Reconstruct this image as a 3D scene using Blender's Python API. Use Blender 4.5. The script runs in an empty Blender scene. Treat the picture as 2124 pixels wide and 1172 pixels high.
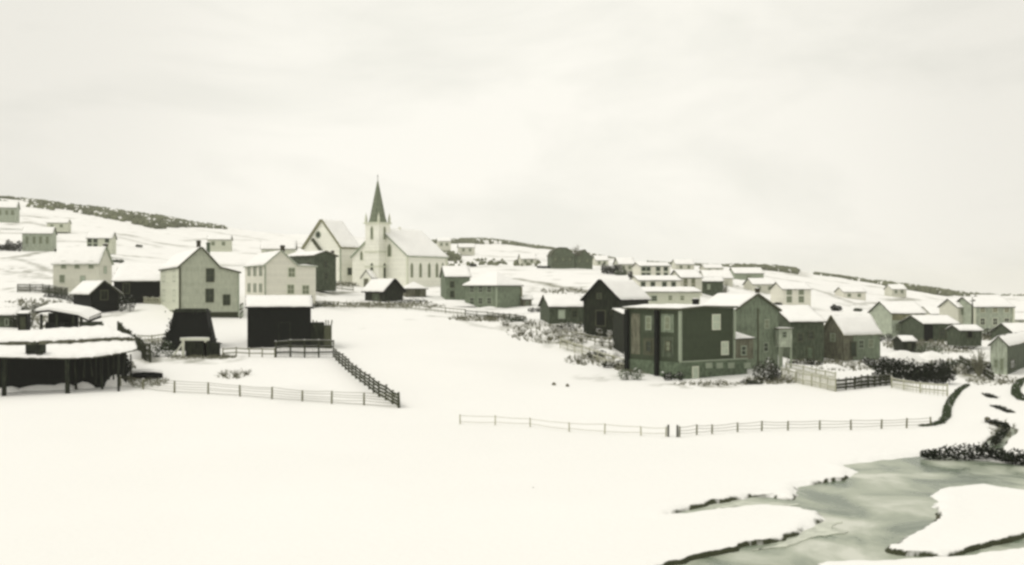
import bpy, math, random
import numpy as np
from mathutils import Vector, Matrix

# ------------------------------------------------------------------ camera, sky, sun, exposure
F = 2400.0            # focal length measured in photograph pixels (photograph 2124 x 1172)
UC, VH = 1062.0, 597.0  # optical axis column, eye-level row
sc = bpy.context.scene
COL = sc.collection
cam_d = bpy.data.cameras.new("camera"); cam = bpy.data.objects.new("camera", cam_d); COL.objects.link(cam)
cam_d.sensor_width = 36.0; cam_d.lens = F / 2124.0 * 36.0
cam_d.clip_start = 0.5; cam_d.clip_end = 20000
cam_d.shift_y = (VH - 586.0) / 2124.0
cam.location = (0, 0, 0); cam.rotation_euler = (math.pi / 2, 0, 0)
sc.camera = cam
sc.view_settings.view_transform = 'Standard'; sc.view_settings.look = 'None'
sc.view_settings.exposure = 0.28; sc.view_settings.gamma = 1.0
sc.cycles.filter_width = 2.9
sc.cycles.max_bounces = 6; sc.cycles.diffuse_bounces = 4

SUN_EL, SUN_AZ = math.radians(56), math.radians(-108)   # azimuth from +Y (view direction), negative = left
world = bpy.data.worlds.new("World"); sc.world = world; world.use_nodes = True
nt = world.node_tree; nt.nodes.clear()
N = nt.nodes.new
out = N('ShaderNodeOutputWorld'); bg = N('ShaderNodeBackground'); bg.inputs['Strength'].default_value = 0.1
sky = N('ShaderNodeTexSky'); sky.sky_type = 'NISHITA'; sky.sun_disc = False
sky.sun_elevation = SUN_EL; sky.sun_rotation = SUN_AZ
bw = N('ShaderNodeRGBToBW'); nt.links.new(sky.outputs[0], bw.inputs[0])
tc = N('ShaderNodeTexCoord')
mp = N('ShaderNodeMapping'); mp.inputs['Scale'].default_value = (1.3, 1.3, 3.6); mp.inputs['Rotation'].default_value = (0, math.radians(14), 0)
nt.links.new(tc.outputs['Generated'], mp.inputs[0])
n1 = N('ShaderNodeTexNoise'); n1.inputs['Scale'].default_value = 2.9; n1.inputs['Detail'].default_value = 7; n1.inputs['Roughness'].default_value = .55
n1.inputs['Distortion'].default_value = .5
nt.links.new(mp.outputs[0], n1.inputs['Vector'])
cr = N('ShaderNodeValToRGB'); cr.color_ramp.elements[0].position = .38; cr.color_ramp.elements[1].position = .58
cr.color_ramp.elements[0].color = (7.5, 7.4, 6.75, 1); cr.color_ramp.elements[1].color = (8.5, 8.3, 7.6, 1)
nt.links.new(n1.outputs['Fac'], cr.inputs[0])
# sky colour greyed towards both sides, made uneven by noise
sp = N('ShaderNodeSeparateXYZ'); nt.links.new(tc.outputs['Generated'], sp.inputs[0])
n2 = N('ShaderNodeTexNoise'); n2.inputs['Scale'].default_value = 1.4; n2.inputs['Detail'].default_value = 2
nt.links.new(tc.outputs['Generated'], n2.inputs['Vector'])
ab = N('ShaderNodeMath'); ab.operation = 'ABSOLUTE'; nt.links.new(sp.outputs['X'], ab.inputs[0])
ad = N('ShaderNodeMath'); ad.operation = 'MULTIPLY_ADD'; nt.links.new(n2.outputs['Fac'], ad.inputs[0]); ad.inputs[1].default_value = .35; nt.links.new(ab.outputs[0], ad.inputs[2])
mr = N('ShaderNodeMapRange'); mr.inputs[1].default_value = .32; mr.inputs[2].default_value = .62; mr.inputs[3].default_value = 1.0; mr.inputs[4].default_value = .85
mr.interpolation_type = 'SMOOTHSTEP'
nt.links.new(ad.outputs[0], mr.inputs[0])
vm = N('ShaderNodeVectorMath'); vm.operation = 'SCALE'; nt.links.new(cr.outputs[0], vm.inputs[0]); nt.links.new(mr.outputs[0], vm.inputs['Scale'])
mx = N('ShaderNodeMix'); mx.data_type = 'RGBA'; mx.inputs[0].default_value = 0.93
nt.links.new(bw.outputs[0], mx.inputs[6]); nt.links.new(vm.outputs[0], mx.inputs[7])
nt.links.new(mx.outputs[2], bg.inputs[0]); nt.links.new(bg.outputs[0], out.inputs[0])

sl = bpy.data.lights.new("sun", 'SUN'); sl.energy = 1.0; sl.angle = math.radians(25); sl.color = (1, .96, .88)
so = bpy.data.objects.new("sun", sl); COL.objects.link(so)
sd = Vector((math.sin(SUN_AZ) * math.cos(SUN_EL), math.cos(SUN_AZ) * math.cos(SUN_EL), math.sin(SUN_EL)))
so.rotation_euler = sd.to_track_quat('Z', 'Y').to_euler()

rnd = random.Random(7)

# ------------------------------------------------------------------ materials
def mat(name, col, rough=.85, var=.25, scale=(3, 3, .8), bump=0.0, nscale=2.0, col2=None, thr=None):
    m = bpy.data.materials.new(name); m.use_nodes = True; t = m.node_tree; b = t.nodes['Principled BSDF']
    b.inputs['Roughness'].default_value = rough
    b.inputs['Specular IOR Level'].default_value = .25
    c = t.nodes.new('ShaderNodeTexCoord'); p = t.nodes.new('ShaderNodeMapping'); p.inputs['Scale'].default_value = scale
    n = t.nodes.new('ShaderNodeTexNoise'); n.inputs['Scale'].default_value = nscale; n.inputs['Detail'].default_value = 6
    n.inputs['Roughness'].default_value = .65
    t.links.new(c.outputs['Object'], p.inputs[0]); t.links.new(p.outputs[0], n.inputs['Vector'])
    r = t.nodes.new('ShaderNodeValToRGB')
    lo = tuple(x * (1 - var) for x in col) if col2 is None else col2
    hi = tuple(min(1, x * (1 + var)) for x in col) if col2 is None else col
    r.color_ramp.elements[0].position, r.color_ramp.elements[1].position = thr or (.34, .66)
    r.color_ramp.elements[0].color = (*lo, 1); r.color_ramp.elements[1].color = (*hi, 1)
    t.links.new(n.outputs['Fac'], r.inputs[0]); t.links.new(r.outputs[0], b.inputs['Base Color'])
    if bump:
        k = t.nodes.new('ShaderNodeBump'); k.inputs['Strength'].default_value = bump; k.inputs['Distance'].default_value = .1
        t.links.new(n.outputs['Fac'], k.inputs['Height']); t.links.new(k.outputs[0], b.inputs['Normal'])
    return m

def boards(name, col, var=.2, period=.16, groove=.55, vertical=False, rough=.85):
    """weather boards: horizontal (or vertical) board joints plus streaky wear"""
    m = mat(name, col, rough, var, (2.2, 2.2, .5))
    t = m.node_tree; b = t.nodes['Principled BSDF']; ramp = [n for n in t.nodes if n.type == 'VALTORGB'][0]
    c = [n for n in t.nodes if n.type == 'TEX_COORD'][0]
    s = t.nodes.new('ShaderNodeSeparateXYZ'); t.links.new(c.outputs['Object'], s.inputs[0])
    if vertical:
        a = t.nodes.new('ShaderNodeMath'); a.operation = 'ADD'; t.links.new(s.outputs['X'], a.inputs[0]); t.links.new(s.outputs['Y'], a.inputs[1]); src = a.outputs[0]
    else: src = s.outputs['Z']
    d = t.nodes.new('ShaderNodeMath'); d.operation = 'DIVIDE'; t.links.new(src, d.inputs[0]); d.inputs[1].default_value = period
    f = t.nodes.new('ShaderNodeMath'); f.operation = 'FRACT'; t.links.new(d.outputs[0], f.inputs[0])
    g = t.nodes.new('ShaderNodeMapRange'); t.links.new(f.outputs[0], g.inputs[0]); g.inputs[1].default_value = 0; g.inputs[2].default_value = .22
    g.inputs[3].default_value = groove; g.inputs[4].default_value = 1
    fl = t.nodes.new('ShaderNodeMath'); fl.operation = 'FLOOR'; t.links.new(d.outputs[0], fl.inputs[0])
    wn = t.nodes.new('ShaderNodeTexWhiteNoise'); wn.noise_dimensions = '1D'; t.links.new(fl.outputs[0], wn.inputs['W'])
    h = t.nodes.new('ShaderNodeMapRange'); t.links.new(wn.outputs['Value'], h.inputs[0]); h.inputs[3].default_value = .93; h.inputs[4].default_value = 1.05
    q = t.nodes.new('ShaderNodeMath'); q.operation = 'MULTIPLY'; t.links.new(g.outputs[0], q.inputs[0]); t.links.new(h.outputs[0], q.inputs[1])
    v = t.nodes.new('ShaderNodeVectorMath'); v.operation = 'SCALE'; t.links.new(ramp.outputs[0], v.inputs[0]); t.links.new(q.outputs[0], v.inputs['Scale'])
    t.links.new(v.outputs[0], b.inputs['Base Color'])
    return m

SNOWC = (.87, .862, .84)
M = {}
M['snow'] = mat('snow', SNOWC, .9, .03, (1, 1, 1), .25, 1.2)
M['black'] = boards('tarred_boards', (.0025, .004, .002), .5, .2, .6, True)
M['black2'] = boards('weathered_black_boards', (.014, .018, .009), .9, .25, .5, True)
M['dkgreen'] = boards('dark_green_boards', (.046, .060, .034), .14, .16, .75)
M['dkgreen2'] = boards('dull_green_boards', (.068, .084, .054), .55, .18, .6)
M['green'] = boards('grey_green_boards', (.165, .20, .14), .4, .16, .7)
M['greenb'] = boards('pale_green_boards', (.37, .41, .325), .35, .16, .7)
M['stone'] = mat('stone_cladding', (.095, .125, .08), .9, .4, (1, 1, 1), .5, 2.2)
M['grey'] = boards('grey_boards', (.40, .425, .335), .16, .16, .8)
M['greyw'] = boards('off_white_boards', (.56, .58, .47), .08, .16, .85)
M['white'] = boards('white_boards', (.70, .69, .60), .05, .16, .88)
M['offw'] = boards('chalky_boards', (.60, .60, .51), .07, .16, .88)
M['church'] = boards('church_boards', (.80, .80, .71), .08, .16, .95)
M['trim'] = mat('pale_trim', (.6, .62, .5), .8, .08)
M['trimg'] = mat('grey_green_trim', (.28, .32, .24), .8, .12)
M['trimd'] = mat('dark_trim', (.07, .075, .045), .8, .3)
M['glass'] = mat('window_glass', (.035, .045, .03), .25, .3)
M['glassm'] = mat('mid_tone_glass', (.17, .19, .125), .3, .3)  # panes of a middle tone
M['glassl'] = mat('bright_glass', (.42, .48, .38), .3, .15)
M['roof'] = mat('roof_boards', (.05, .055, .035), .9, .4)
M['spire'] = boards('spire_shingles', (.17, .195, .135), .25, .3, .6)
M['brown'] = boards('brown_boards', (.13, .13, .09), .5, .18, .55)
M['olive'] = boards('olive_boards', (.20, .20, .12), .3, .18, .6)
M['brick'] = mat('chimney_brick', (.045, .04, .025), .9, .4, (1, 1, 1), .3, 6)
M['wood'] = mat('fence_wood', (.17, .17, .11), .9, .35, (6, 6, 2))
M['woodp'] = mat('pale_fence_wood', (.40, .40, .30), .9, .25, (6, 6, 2))
M['woodd'] = mat('dark_fence_wood', (.04, .045, .025), .9, .45, (6, 6, 2))
M['woodw'] = mat('whitewashed_wood', (.62, .63, .53), .85, .1)
M['leaf'] = mat('evergreen_leaf', (.055, .075, .038), .9, .5, (1, 1, 1), 0, 1.5)
M['leafd'] = mat('dark_leaf', (.012, .017, .008), .9, .5, (1, 1, 1), 0, 1.5)
M['leafg'] = mat('dull_leaf', (.10, .125, .075), .9, .4, (1, 1, 1), 0, 1.5)
M['farleaf'] = mat('far_scrub', (.135, .145, .09), .95, .35, (1, 1, 1), 0, .06)
M['leafs'] = mat('soft_dark_leaf', (.035, .042, .024), .9, .6, (1, 1, 1), 0, 1.5)
M['twig'] = mat('bare_twig', (.16, .16, .11), .9, .3)
M['bark'] = mat('bark', (.07, .065, .04), .9, .4)
M['earth'] = mat('bare_earth', (.06, .06, .035), .95, .5, (1, 1, 1), .6, 3)
M['rock'] = mat('dark_rock', (.12, .115, .075), .9, .4, (1, 1, 1), .5, 3)

# ------------------------------------------------------------------ mesh helpers
class MB:
    def __init__(s): s.v, s.f, s.m = [], [], []
    def add(s, vs, fs, mi=0):
        o = len(s.v); s.v += [tuple(p) for p in vs]; s.f += [tuple(i + o for i in f) for f in fs]; s.m += [mi] * len(fs); return s
    def box(s, x0, y0, z0, x1, y1, z1, mi=0):
        x0, x1 = min(x0, x1), max(x0, x1); y0, y1 = min(y0, y1), max(y0, y1); z0, z1 = min(z0, z1), max(z0, z1)
        return s.add([(x0, y0, z0), (x1, y0, z0), (x1, y1, z0), (x0, y1, z0), (x0, y0, z1), (x1, y0, z1), (x1, y1, z1), (x0, y1, z1)],
                     [(3, 2, 1, 0), (4, 5, 6, 7), (0, 1, 5, 4), (1, 2, 6, 5), (2, 3, 7, 6), (3, 0, 4, 7)], mi)
    def bar(s, a, b, w, h=None, mi=0, w2=None):
        a, b = Vector(a), Vector(b); d = (b - a)
        if d.length < 1e-6: return s
        d.normalize(); up = Vector((0, 0, 1)) if abs(d.z) < .95 else Vector((1, 0, 0))
        r = d.cross(up).normalized(); u = r.cross(d); h = h or w; w2 = w if w2 is None else w2; k = w2 / w
        vs = [a + r * sx * w / 2 + u * sy * h / 2 for sx, sy in ((-1, -1), (1, -1), (1, 1), (-1, 1))] + \
             [b + r * sx * w2 / 2 + u * sy * h * k / 2 for sx, sy in ((-1, -1), (1, -1), (1, 1), (-1, 1))]
        return s.add(vs, [(3, 2, 1, 0), (4, 5, 6, 7), (0, 1, 5, 4), (1, 2, 6, 5), (2, 3, 7, 6), (3, 0, 4, 7)], mi)
    def tube(s, pts, rads, n=6, mi=0):
        rings = []; pts = [Vector(p) for p in pts]
        for i, p in enumerate(pts):
            d = (pts[min(i + 1, len(pts) - 1)] - pts[max(i - 1, 0)]).normalized()
            up = Vector((0, 0, 1)) if abs(d.z) < .9 else Vector((1, 0, 0)); r = d.cross(up).normalized(); u = r.cross(d)
            rings.append([p + (r * math.cos(2 * math.pi * k / n) + u * math.sin(2 * math.pi * k / n)) * rads[i] for k in range(n)])
        vs = [q for r in rings for q in r]; fs = []
        for i in range(len(rings) - 1):
            for k in range(n):
                a, b = i * n + k, i * n + (k + 1) % n; fs.append((a, b, b + n, a + n))
        fs.append(tuple(range(n - 1, -1, -1))); fs.append(tuple(range((len(rings) - 1) * n, len(rings) * n)))
        return s.add(vs, fs, mi)
    def build(s, name, mats, parent=None, smooth=False):
        me = bpy.data.meshes.new(name); me.from_pydata(s.v, [], s.f)
        if not isinstance(mats, (list, tuple)): mats = [mats]
        for m in mats: me.materials.append(m if not isinstance(m, str) else M[m])
        if len(mats) > 1: me.polygons.foreach_set('material_index', s.m)
        if smooth: me.polygons.foreach_set('use_smooth', [True] * len(me.polygons))
        me.update()
        o = bpy.data.objects.new(name, me); COL.objects.link(o)
        if parent is not None: o.parent = parent
        return o

def tag(o, label=None, cat=None, group=None, kind=None):
    if label: o['label'] = label
    if cat: o['category'] = cat
    if group: o['group'] = group
    if kind: o['kind'] = kind
    return o
def root(name, loc, rz, label, cat, group=None):
    o = bpy.data.objects.new(name, None); COL.objects.link(o); o.empty_display_size = .3
    o.location = loc; o.rotation_euler = (0, 0, rz); tag(o, label, cat, group); return o

# ------------------------------------------------------------------ the lie of the land
# height profiles along bearings (u = bearing as a column, rows: distance in metres -> row where the ground is seen)
PROF = {
 -400: [(95, 847), (112, 790), (125, 745), (152, 680), (200, 605), (250, 552), (330, 500), (600, 395), (900, 380)],
    0: [(95, 847), (104, 827), (112, 795), (125, 740), (152, 675), (200, 607), (250, 555), (330, 517), (450, 470), (600, 414), (640, 410)],
  200: [(95, 847), (107, 808), (125, 742), (152, 672), (200, 607), (250, 562), (330, 522), (450, 480), (600, 436), (640, 433)],
  400: [(95, 847), (106, 812), (125, 740), (152, 657), (170, 634), (200, 610), (250, 585), (330, 548), (450, 505), (600, 466), (640, 463)],
  600: [(95, 847), (103, 828), (125, 740), (134, 712), (152, 672), (180, 628), (215, 592), (250, 580), (330, 555), (450, 520), (600, 490), (640, 486)],
  720: [(95, 847), (125, 742), (152, 684), (190, 642), (215, 615), (240, 594), (300, 572), (420, 535), (600, 490), (640, 486)],
  850: [(95, 847), (125, 745), (152, 688), (190, 643), (215, 617), (240, 597), (300, 575), (420, 545), (600, 510), (900, 505)],
  900: [(95, 847), (125, 746), (152, 688), (190, 646), (215, 618), (240, 598), (300, 573), (420, 548), (600, 515), (900, 503), (950, 502)],
 1000: [(95, 847), (125, 750), (152, 695), (190, 655), (215, 620), (250, 590), (330, 558), (450, 543), (600, 528), (900, 494), (950, 493)],
 1130: [(95, 847), (120, 783), (152, 700), (170, 668), (200, 635), (250, 595), (330, 558), (450, 545), (600, 532), (900, 514), (950, 513)],
 1230: [(95, 847), (120, 787), (150, 702), (170, 672), (200, 640), (250, 592), (330, 560), (450, 548), (600, 538), (900, 529), (950, 528)],
 1400: [(95, 847), (120, 786), (135, 752), (150, 712), (175, 650), (190, 631), (230, 603), (280, 580), (330, 567), (450, 557), (600, 549), (640, 548)],
 1600: [(95, 847), (120, 790), (135, 758), (150, 735), (190, 680), (260, 637), (350, 587), (450, 572), (600, 556), (640, 555)],
 1700: [(95, 847), (112, 808), (135, 770), (152, 746), (200, 690), (260, 640), (350, 604), (450, 586), (600, 569), (640, 567)],
 1800: [(95, 847), (112, 808), (135, 775), (155, 746), (200, 702), (260, 650), (350, 622), (450, 604), (600, 583), (640, 581)],
 1900: [(95, 847), (112, 810), (135, 785), (160, 750), (200, 700), (260, 655), (350, 632), (450, 615), (600, 599), (640, 597)],
 2000: [(95, 847), (120, 804), (140, 778), (160, 750), (210, 688), (260, 660), (350, 640), (600, 615), (900, 611), (1100, 611)],
 2124: [(95, 847), (120, 806), (142, 782), (165, 745), (210, 690), (260, 662), (350, 645), (600, 620), (900, 614), (1300, 612)],
 2600: [(95, 847), (120, 810), (142, 785), (210, 690), (350, 650), (600, 625), (1300, 612)],
}
Z0 = -9.9
PU = np.array(sorted(PROF))
DG = np.unique(np.concatenate([np.arange(40, 300, 2.0), np.arange(300, 700, 5.0), np.geomspace(700, 9000, 40)]))
TAB = []
for u in PU:
    pts = PROF[u]; ds = [40, 85] + [p[0] for p in pts]; zs = [Z0, Z0] + [(VH - p[1]) / F * p[0] for p in pts]
    zl, dl = zs[-1], ds[-1]
    if zl > 0: ds += [dl * 1.6, 9000]; zs += [zl * .93, zl * .5]
    else: ds += [3000, 9000]; zs += [-17, -50]
    z = np.interp(DG, ds, zs)
    for _ in range(2):
        zp = np.pad(z, 2, mode='edge'); z = (zp[:-4] + 2 * zp[1:-3] + 3 * zp[2:-2] + 2 * zp[3:-1] + zp[4:]) / 9
    TAB.append(z)
TAB = np.array(TAB)
UF = np.arange(-400, 2601, 20.0)
T2 = np.array([np.interp(UF, PU, TAB[:, j]) for j in range(len(DG))]).T
for _ in range(4):
    p = np.pad(T2, ((1, 1), (0, 0)), mode='edge'); T2 = (p[:-2] + p[1:-1] + p[2:]) / 3

def hsh(ix, iy, seed):
    h = (ix.astype(np.int64) * 374761393 + iy.astype(np.int64) * 668265263 + seed * 974634777) & 0xffffffff
    h = ((h ^ (h >> 13)) * 1274126177) & 0xffffffff
    return ((h ^ (h >> 16)) & 0xffff) / 65535.0
def vnoise(x, y, seed=0):
    ix, iy = np.floor(x), np.floor(y); fx, fy = x - ix, y - iy
    fx, fy = fx * fx * (3 - 2 * fx), fy * fy * (3 - 2 * fy)
    a, b, c, d = hsh(ix, iy, seed), hsh(ix + 1, iy, seed), hsh(ix, iy + 1, seed), hsh(ix + 1, iy + 1, seed)
    return (a * (1 - fx) + b * fx) * (1 - fy) + (c * (1 - fx) + d * fx) * fy - .5
def fbm(x, y, seed=0, octv=4):
    s = 0; a = 1.0
    for k in range(octv): s = s + a * vnoise(x * 2 ** k, y * 2 ** k, seed + k); a *= .5
    return s

def ground(x, y):
    """height of the land at world x, y (arrays)"""
    x, y = np.asarray(x, float), np.asarray(y, float)
    yy = np.maximum(y, 40.0)
    u = np.clip(UC + F * x / yy, UF[0], UF[-1]); fu = (u - UF[0]) / 20.0; iu = np.minimum(fu.astype(int), len(UF) - 2); fu = fu - iu
    d = np.clip(yy, DG[0], DG[-1]); idd = np.clip(np.searchsorted(DG, d, 'right') - 1, 0, len(DG) - 2)
    fd = (d - DG[idd]) / (DG[idd + 1] - DG[idd])
    z = (T2[iu, idd] * (1 - fd) + T2[iu, idd + 1] * fd) * (1 - fu) + (T2[iu + 1, idd] * (1 - fd) + T2[iu + 1, idd + 1] * fd) * fu
    hill = np.maximum(Z0, -1.7 - .31 * np.maximum(0, y))
    z = np.where(y < 40, np.maximum(hill, Z0), z)
    amp = np.clip((y - 25) / 300, .05, 1)
    z = z + fbm(x / 9, y / 9, 3) * .32 * amp * 1.6 + fbm(x / 45, y / 45, 11, 2) * 1.0 * np.clip((y - 120) / 400, 0, 1)
    return z
def gz(x, y): return float(ground(np.array([x]), np.array([y]))[0])

def P(u, v, d): return Vector(((u - UC) / F * d, d, (VH - v) / F * d))
_ds = np.concatenate([np.arange(38, 300, .25), np.arange(300, 1000, 1.0)])
def hit(u, v):
    """the spot on the ground seen at photograph position u, v"""
    xs = (u - UC) / F * _ds; z = ground(xs, _ds); ray = (VH - v) / F * _ds
    k = np.where(z >= ray)[0]
    i = k[0] if len(k) else len(_ds) - 1
    return Vector((xs[i], _ds[i], z[i]))

# ---- stream outline on the flat (photograph px -> plane z = Z0)
WATER = [(1385,1064),(1420,1052),(1450,1045),(1500,1035),(1560,1024),(1600,1025),(1640,1029),(1650,1002),(1700,996),(1755,989),(1764,972),(1735,958),
 (1800,950),(1870,942),(1925,936),(1990,944),(2080,952),(2124,956),(2300,966),(2300,1042),(2180,1026),(2124,1015),(2040,1001),(1960,1008),(1937,1022),(1958,1034),(1940,1044),(1954,1056),
 (1950,1070),(1935,1085),(1880,1110),(1842,1137),(1870,1144),(1950,1146),(2010,1137),(2060,1124),(2124,1108),(2300,1072),(2300,1112),(2124,1132),(2000,1152),
 (1850,1160),(1700,1162),(1640,1240),(1250,1240),(1300,1192),(1385,1168),(1450,1150),(1530,1133),(1530,1126),(1590,1118),(1640,1105),(1670,1090),(1706,1070),(1690,1058),(1640,1048),(1580,1046),(1500,1052),(1420,1062)]
SLUSH = [[(1640,1000),(1660,985),(1700,974),(1762,960),(1762,973),(1740,988)]]
def plane_xy(u, v): d = Z0 * F / (VH - v); return ((u - UC) / F * d, d)
def sdf(px, py, poly, closed=True):
    """signed distance in metres, positive inside"""
    P_ = np.array(poly); n = len(P_); best = np.full(px.shape, 1e9); inside = np.zeros(px.shape, bool)
    for i in range(n if closed else n - 1):
        x0, y0 = P_[i]; x1, y1 = P_[(i + 1) % n]; dx, dy = x1 - x0, y1 - y0
        t = np.clip(((px - x0) * dx + (py - y0) * dy) / (dx * dx + dy * dy + 1e-9), 0, 1)
        best = np.minimum(best, np.hypot(px - x0 - t * dx, py - y0 - t * dy))
        if closed:
            c = ((y0 > py) != (y1 > py)); xi = x0 + (py - y0) / (dy if abs(dy) > 1e-9 else 1e-9) * dx; inside ^= c & (px < xi)
    return np.where(inside, best, -best) if closed else best

def make_ground():
    us = np.concatenate([np.array([-9000, -6000, -4200, -3000, -2200, -1600, -1200, -900, -700]), np.arange(-560, 1300, 9.0), np.arange(1300, 2330, 3.6),
                         np.arange(2335, 2800, 20.0), np.array([3000, 3400, 4000, 5000, 7000, 11000])])
    ky = (us - UC) / F
    vrows = np.arange(1250, 925, -2.0); dn = Z0 * F / (VH - vrows)
    ds = np.concatenate([np.array([-220, -120, -60, -30, -12, -3, 3, 8, 13, 18, 23, 26, 27.2, 29, 32]), dn, np.arange(dn[-1] + .6, 125, .8),
                         np.arange(125, 260, 1.3), np.arange(260, 640, 2.5), np.arange(640, 1000, 9.0), np.geomspace(1010, 5000, 24)])
    ds = np.unique(ds); g = np.maximum(ds, 40.0)
    X = ky[None, :] * g[:, None]; Y = np.repeat(ds[:, None], len(us), 1)
    Z = ground(X, Y)
    wp = [plane_xy(*p) for p in WATER]
    m = (X > 2) & (X < 45) & (Y > 34) & (Y < 82)
    s = sdf(X[m], Y[m], wp) + fbm(X[m] * 1.3, Y[m] * 1.3, 21) * .28
    soft = np.clip((Y[m] - 55) / 6, 0, 1) * np.clip((Y[m] - 40) / 5, 0, 1) * np.clip((32 - X[m] + fbm(X[m] / 3, Y[m] / 3, 5) * 6) / 4, 0, 1)
    hard = np.zeros(s.shape)
    for pl in (((1250, 1200), (1385, 1168), (1450, 1150), (1530, 1130), (1590, 1118), (1640, 1106)), ((1855, 1141), (1950, 1145), (2010, 1136), (2060, 1124), (2124, 1108), (2300, 1072)), ((1440, 1046), (1500, 1035)), ((1590, 1025), (1640, 1028)), ((1705, 996), (1755, 989)), ((1940, 1072), (1950, 1080))):
        hard = np.maximum(hard, np.clip(1.6 - sdf(X[m], Y[m], [plane_xy(*p) for p in pl], False) / .8, 0, 1))
    hard *= np.clip(.75 + 1.6 * fbm(X[m] / 1.1, Y[m] / 1.1, 77, 2), .35, 1)
    wid = (.15 * hard + 1.0 * (1 - hard)) + soft * 1.2 * (1 - hard)
    w = np.clip(s / wid + .3, 0, 1); w = w * w * (3 - 2 * w)
    Z[m] = Z[m] * (1 - w) + (Z0 - .42 + .22 * soft * vnoise(X[m] / 2.2, Y[m] / 1.5, 41)) * w
    # lip of drifted snow along the bank
    Z[m] += .05 * np.exp(-((s + .5) / .5) ** 2)
    # narrow brooks and the field ditch
    for pl, wd, dp in BROOKS:
        w3 = [hit0(*p) for p in pl]; xs = [p[0] for p in w3]; ys = [p[1] for p in w3]
        mm = (X > min(xs) - 4) & (X < max(xs) + 4) & (Y > min(ys) - 6) & (Y < max(ys) + 6)
        if not mm.any(): continue
        q = sdf(X[mm], Y[mm], w3, False) + fbm(X[mm] * .9, Y[mm] * .9, 33) * wd * .5
        Z[mm] -= dp * np.clip(1.3 - q / wd, 0, 1)
    # scrub showing through the snow of the hillsides
    sc_ = fbm(X / 30, Y / 12, 51, 4) + .30 * vnoise(X / 3.0, Y / 3.0, 61)
    att = np.clip((sc_ - .33) * 4, 0, 1) * np.clip((Y - 190) / 200, 0, 1) * .8
    kk = (Y > 120)
    att = np.maximum(att, np.clip((fbm(X / 5, Y / 5, 71, 3) - .47) * 4, 0, .5) * (Y > 150))
    for pl, wd, a in ROADS:
        w3 = [hit0(*p) for p in pl]
        mm = kk & (X > min(p[0] for p in w3) - 9) & (X < max(p[0] for p in w3) + 9) & (Y > min(p[1] for p in w3) - 9) & (Y < max(p[1] for p in w3) + 9)
        if not mm.any(): continue
        q = sdf(X[mm], Y[mm], w3, False) + fbm(X[mm] / 4, Y[mm] / 4, 81) * wd * .9
        att[mm] = np.maximum(att[mm], a * np.clip(1.6 - q / wd, 0, 1))
    for (u, v, ru, rv, a) in TRODDEN:
        c = hit0(u, v); r1 = ru / F * c[1]; r2 = rv
        q = ((X - c[0]) / r1) ** 2 + ((Y - c[1]) / r2) ** 2
        att = np.maximum(att, min(1, a * 1.9) * np.clip(1.4 - q, 0, 1) * np.clip(fbm(X * .9, Y * .45, 91, 3) * 4 + .35, 0, 1))
    nr, nc = X.shape
    me = bpy.data.meshes.new('snowy_ground')
    co = np.stack([X, Y, Z], -1).reshape(-1, 3).astype(np.float32)
    i = np.arange(nr - 1)[:, None] * nc + np.arange(nc - 1)[None, :]
    fa = np.stack([i, i + 1, i + nc + 1, i + nc], -1).reshape(-1, 4).astype(np.int32)
    me.vertices.add(len(co)); me.vertices.foreach_set('co', co.ravel())
    me.loops.add(fa.size); me.loops.foreach_set('vertex_index', fa.ravel())
    me.polygons.add(len(fa)); me.polygons.foreach_set('loop_start', np.arange(0, fa.size, 4, dtype=np.int32))
    me.polygons.foreach_set('use_smooth', np.ones(len(fa), bool))
    a = me.attributes.new('scrub', 'FLOAT', 'POINT'); a.data.foreach_set('value', att.reshape(-1).astype(np.float32))
    me.update(calc_edges=True); me.validate()
    mt = bpy.data.materials.new('ground_snow'); mt.use_nodes = True; t = mt.node_tree; b = t.nodes['Principled BSDF']
    b.inputs['Roughness'].default_value = .9; b.inputs['Specular IOR Level'].default_value = .15
    geo = t.nodes.new('ShaderNodeNewGeometry'); s3 = t.nodes.new('ShaderNodeSeparateXYZ'); t.links.new(geo.outputs['Normal'], s3.inputs[0])
    nz = t.nodes.new('ShaderNodeTexNoise'); nz.inputs['Scale'].default_value = 1.4; nz.inputs['Detail'].default_value = 5
    t.links.new(geo.outputs['Position'], nz.inputs['Vector'])
    nn = t.nodes.new('ShaderNodeMath'); nn.operation = 'MULTIPLY_ADD'; t.links.new(nz.outputs['Fac'], nn.inputs[0]); nn.inputs[1].default_value = -.35; t.links.new(s3.outputs['Z'], nn.inputs[2])
    rg = t.nodes.new('ShaderNodeMapRange'); t.links.new(nn.outputs[0], rg.inputs[0]); rg.inputs[1].default_value = .60; rg.inputs[2].default_value = .72
    rg.inputs[3].default_value = 1; rg.inputs[4].default_value = 0
    at = t.nodes.new('ShaderNodeAttribute'); at.attribute_name = 'scrub'
    n5 = t.nodes.new('ShaderNodeTexNoise'); n5.inputs['Scale'].default_value = .5; n5.inputs['Detail'].default_value = 6; n5.inputs['Roughness'].default_value = .7
    t.links.new(geo.outputs['Position'], n5.inputs['Vector'])
    m5 = t.nodes.new('ShaderNodeMapRange'); t.links.new(n5.outputs['Fac'], m5.inputs[0]); m5.inputs[1].default_value = .35; m5.inputs[2].default_value = .65; m5.inputs[3].default_value = .35; m5.inputs[4].default_value = 1.2
    am = t.nodes.new('ShaderNodeMath'); am.operation = 'MULTIPLY'; am.use_clamp = True; t.links.new(at.outputs['Fac'], am.inputs[0]); t.links.new(m5.outputs[0], am.inputs[1])
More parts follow.
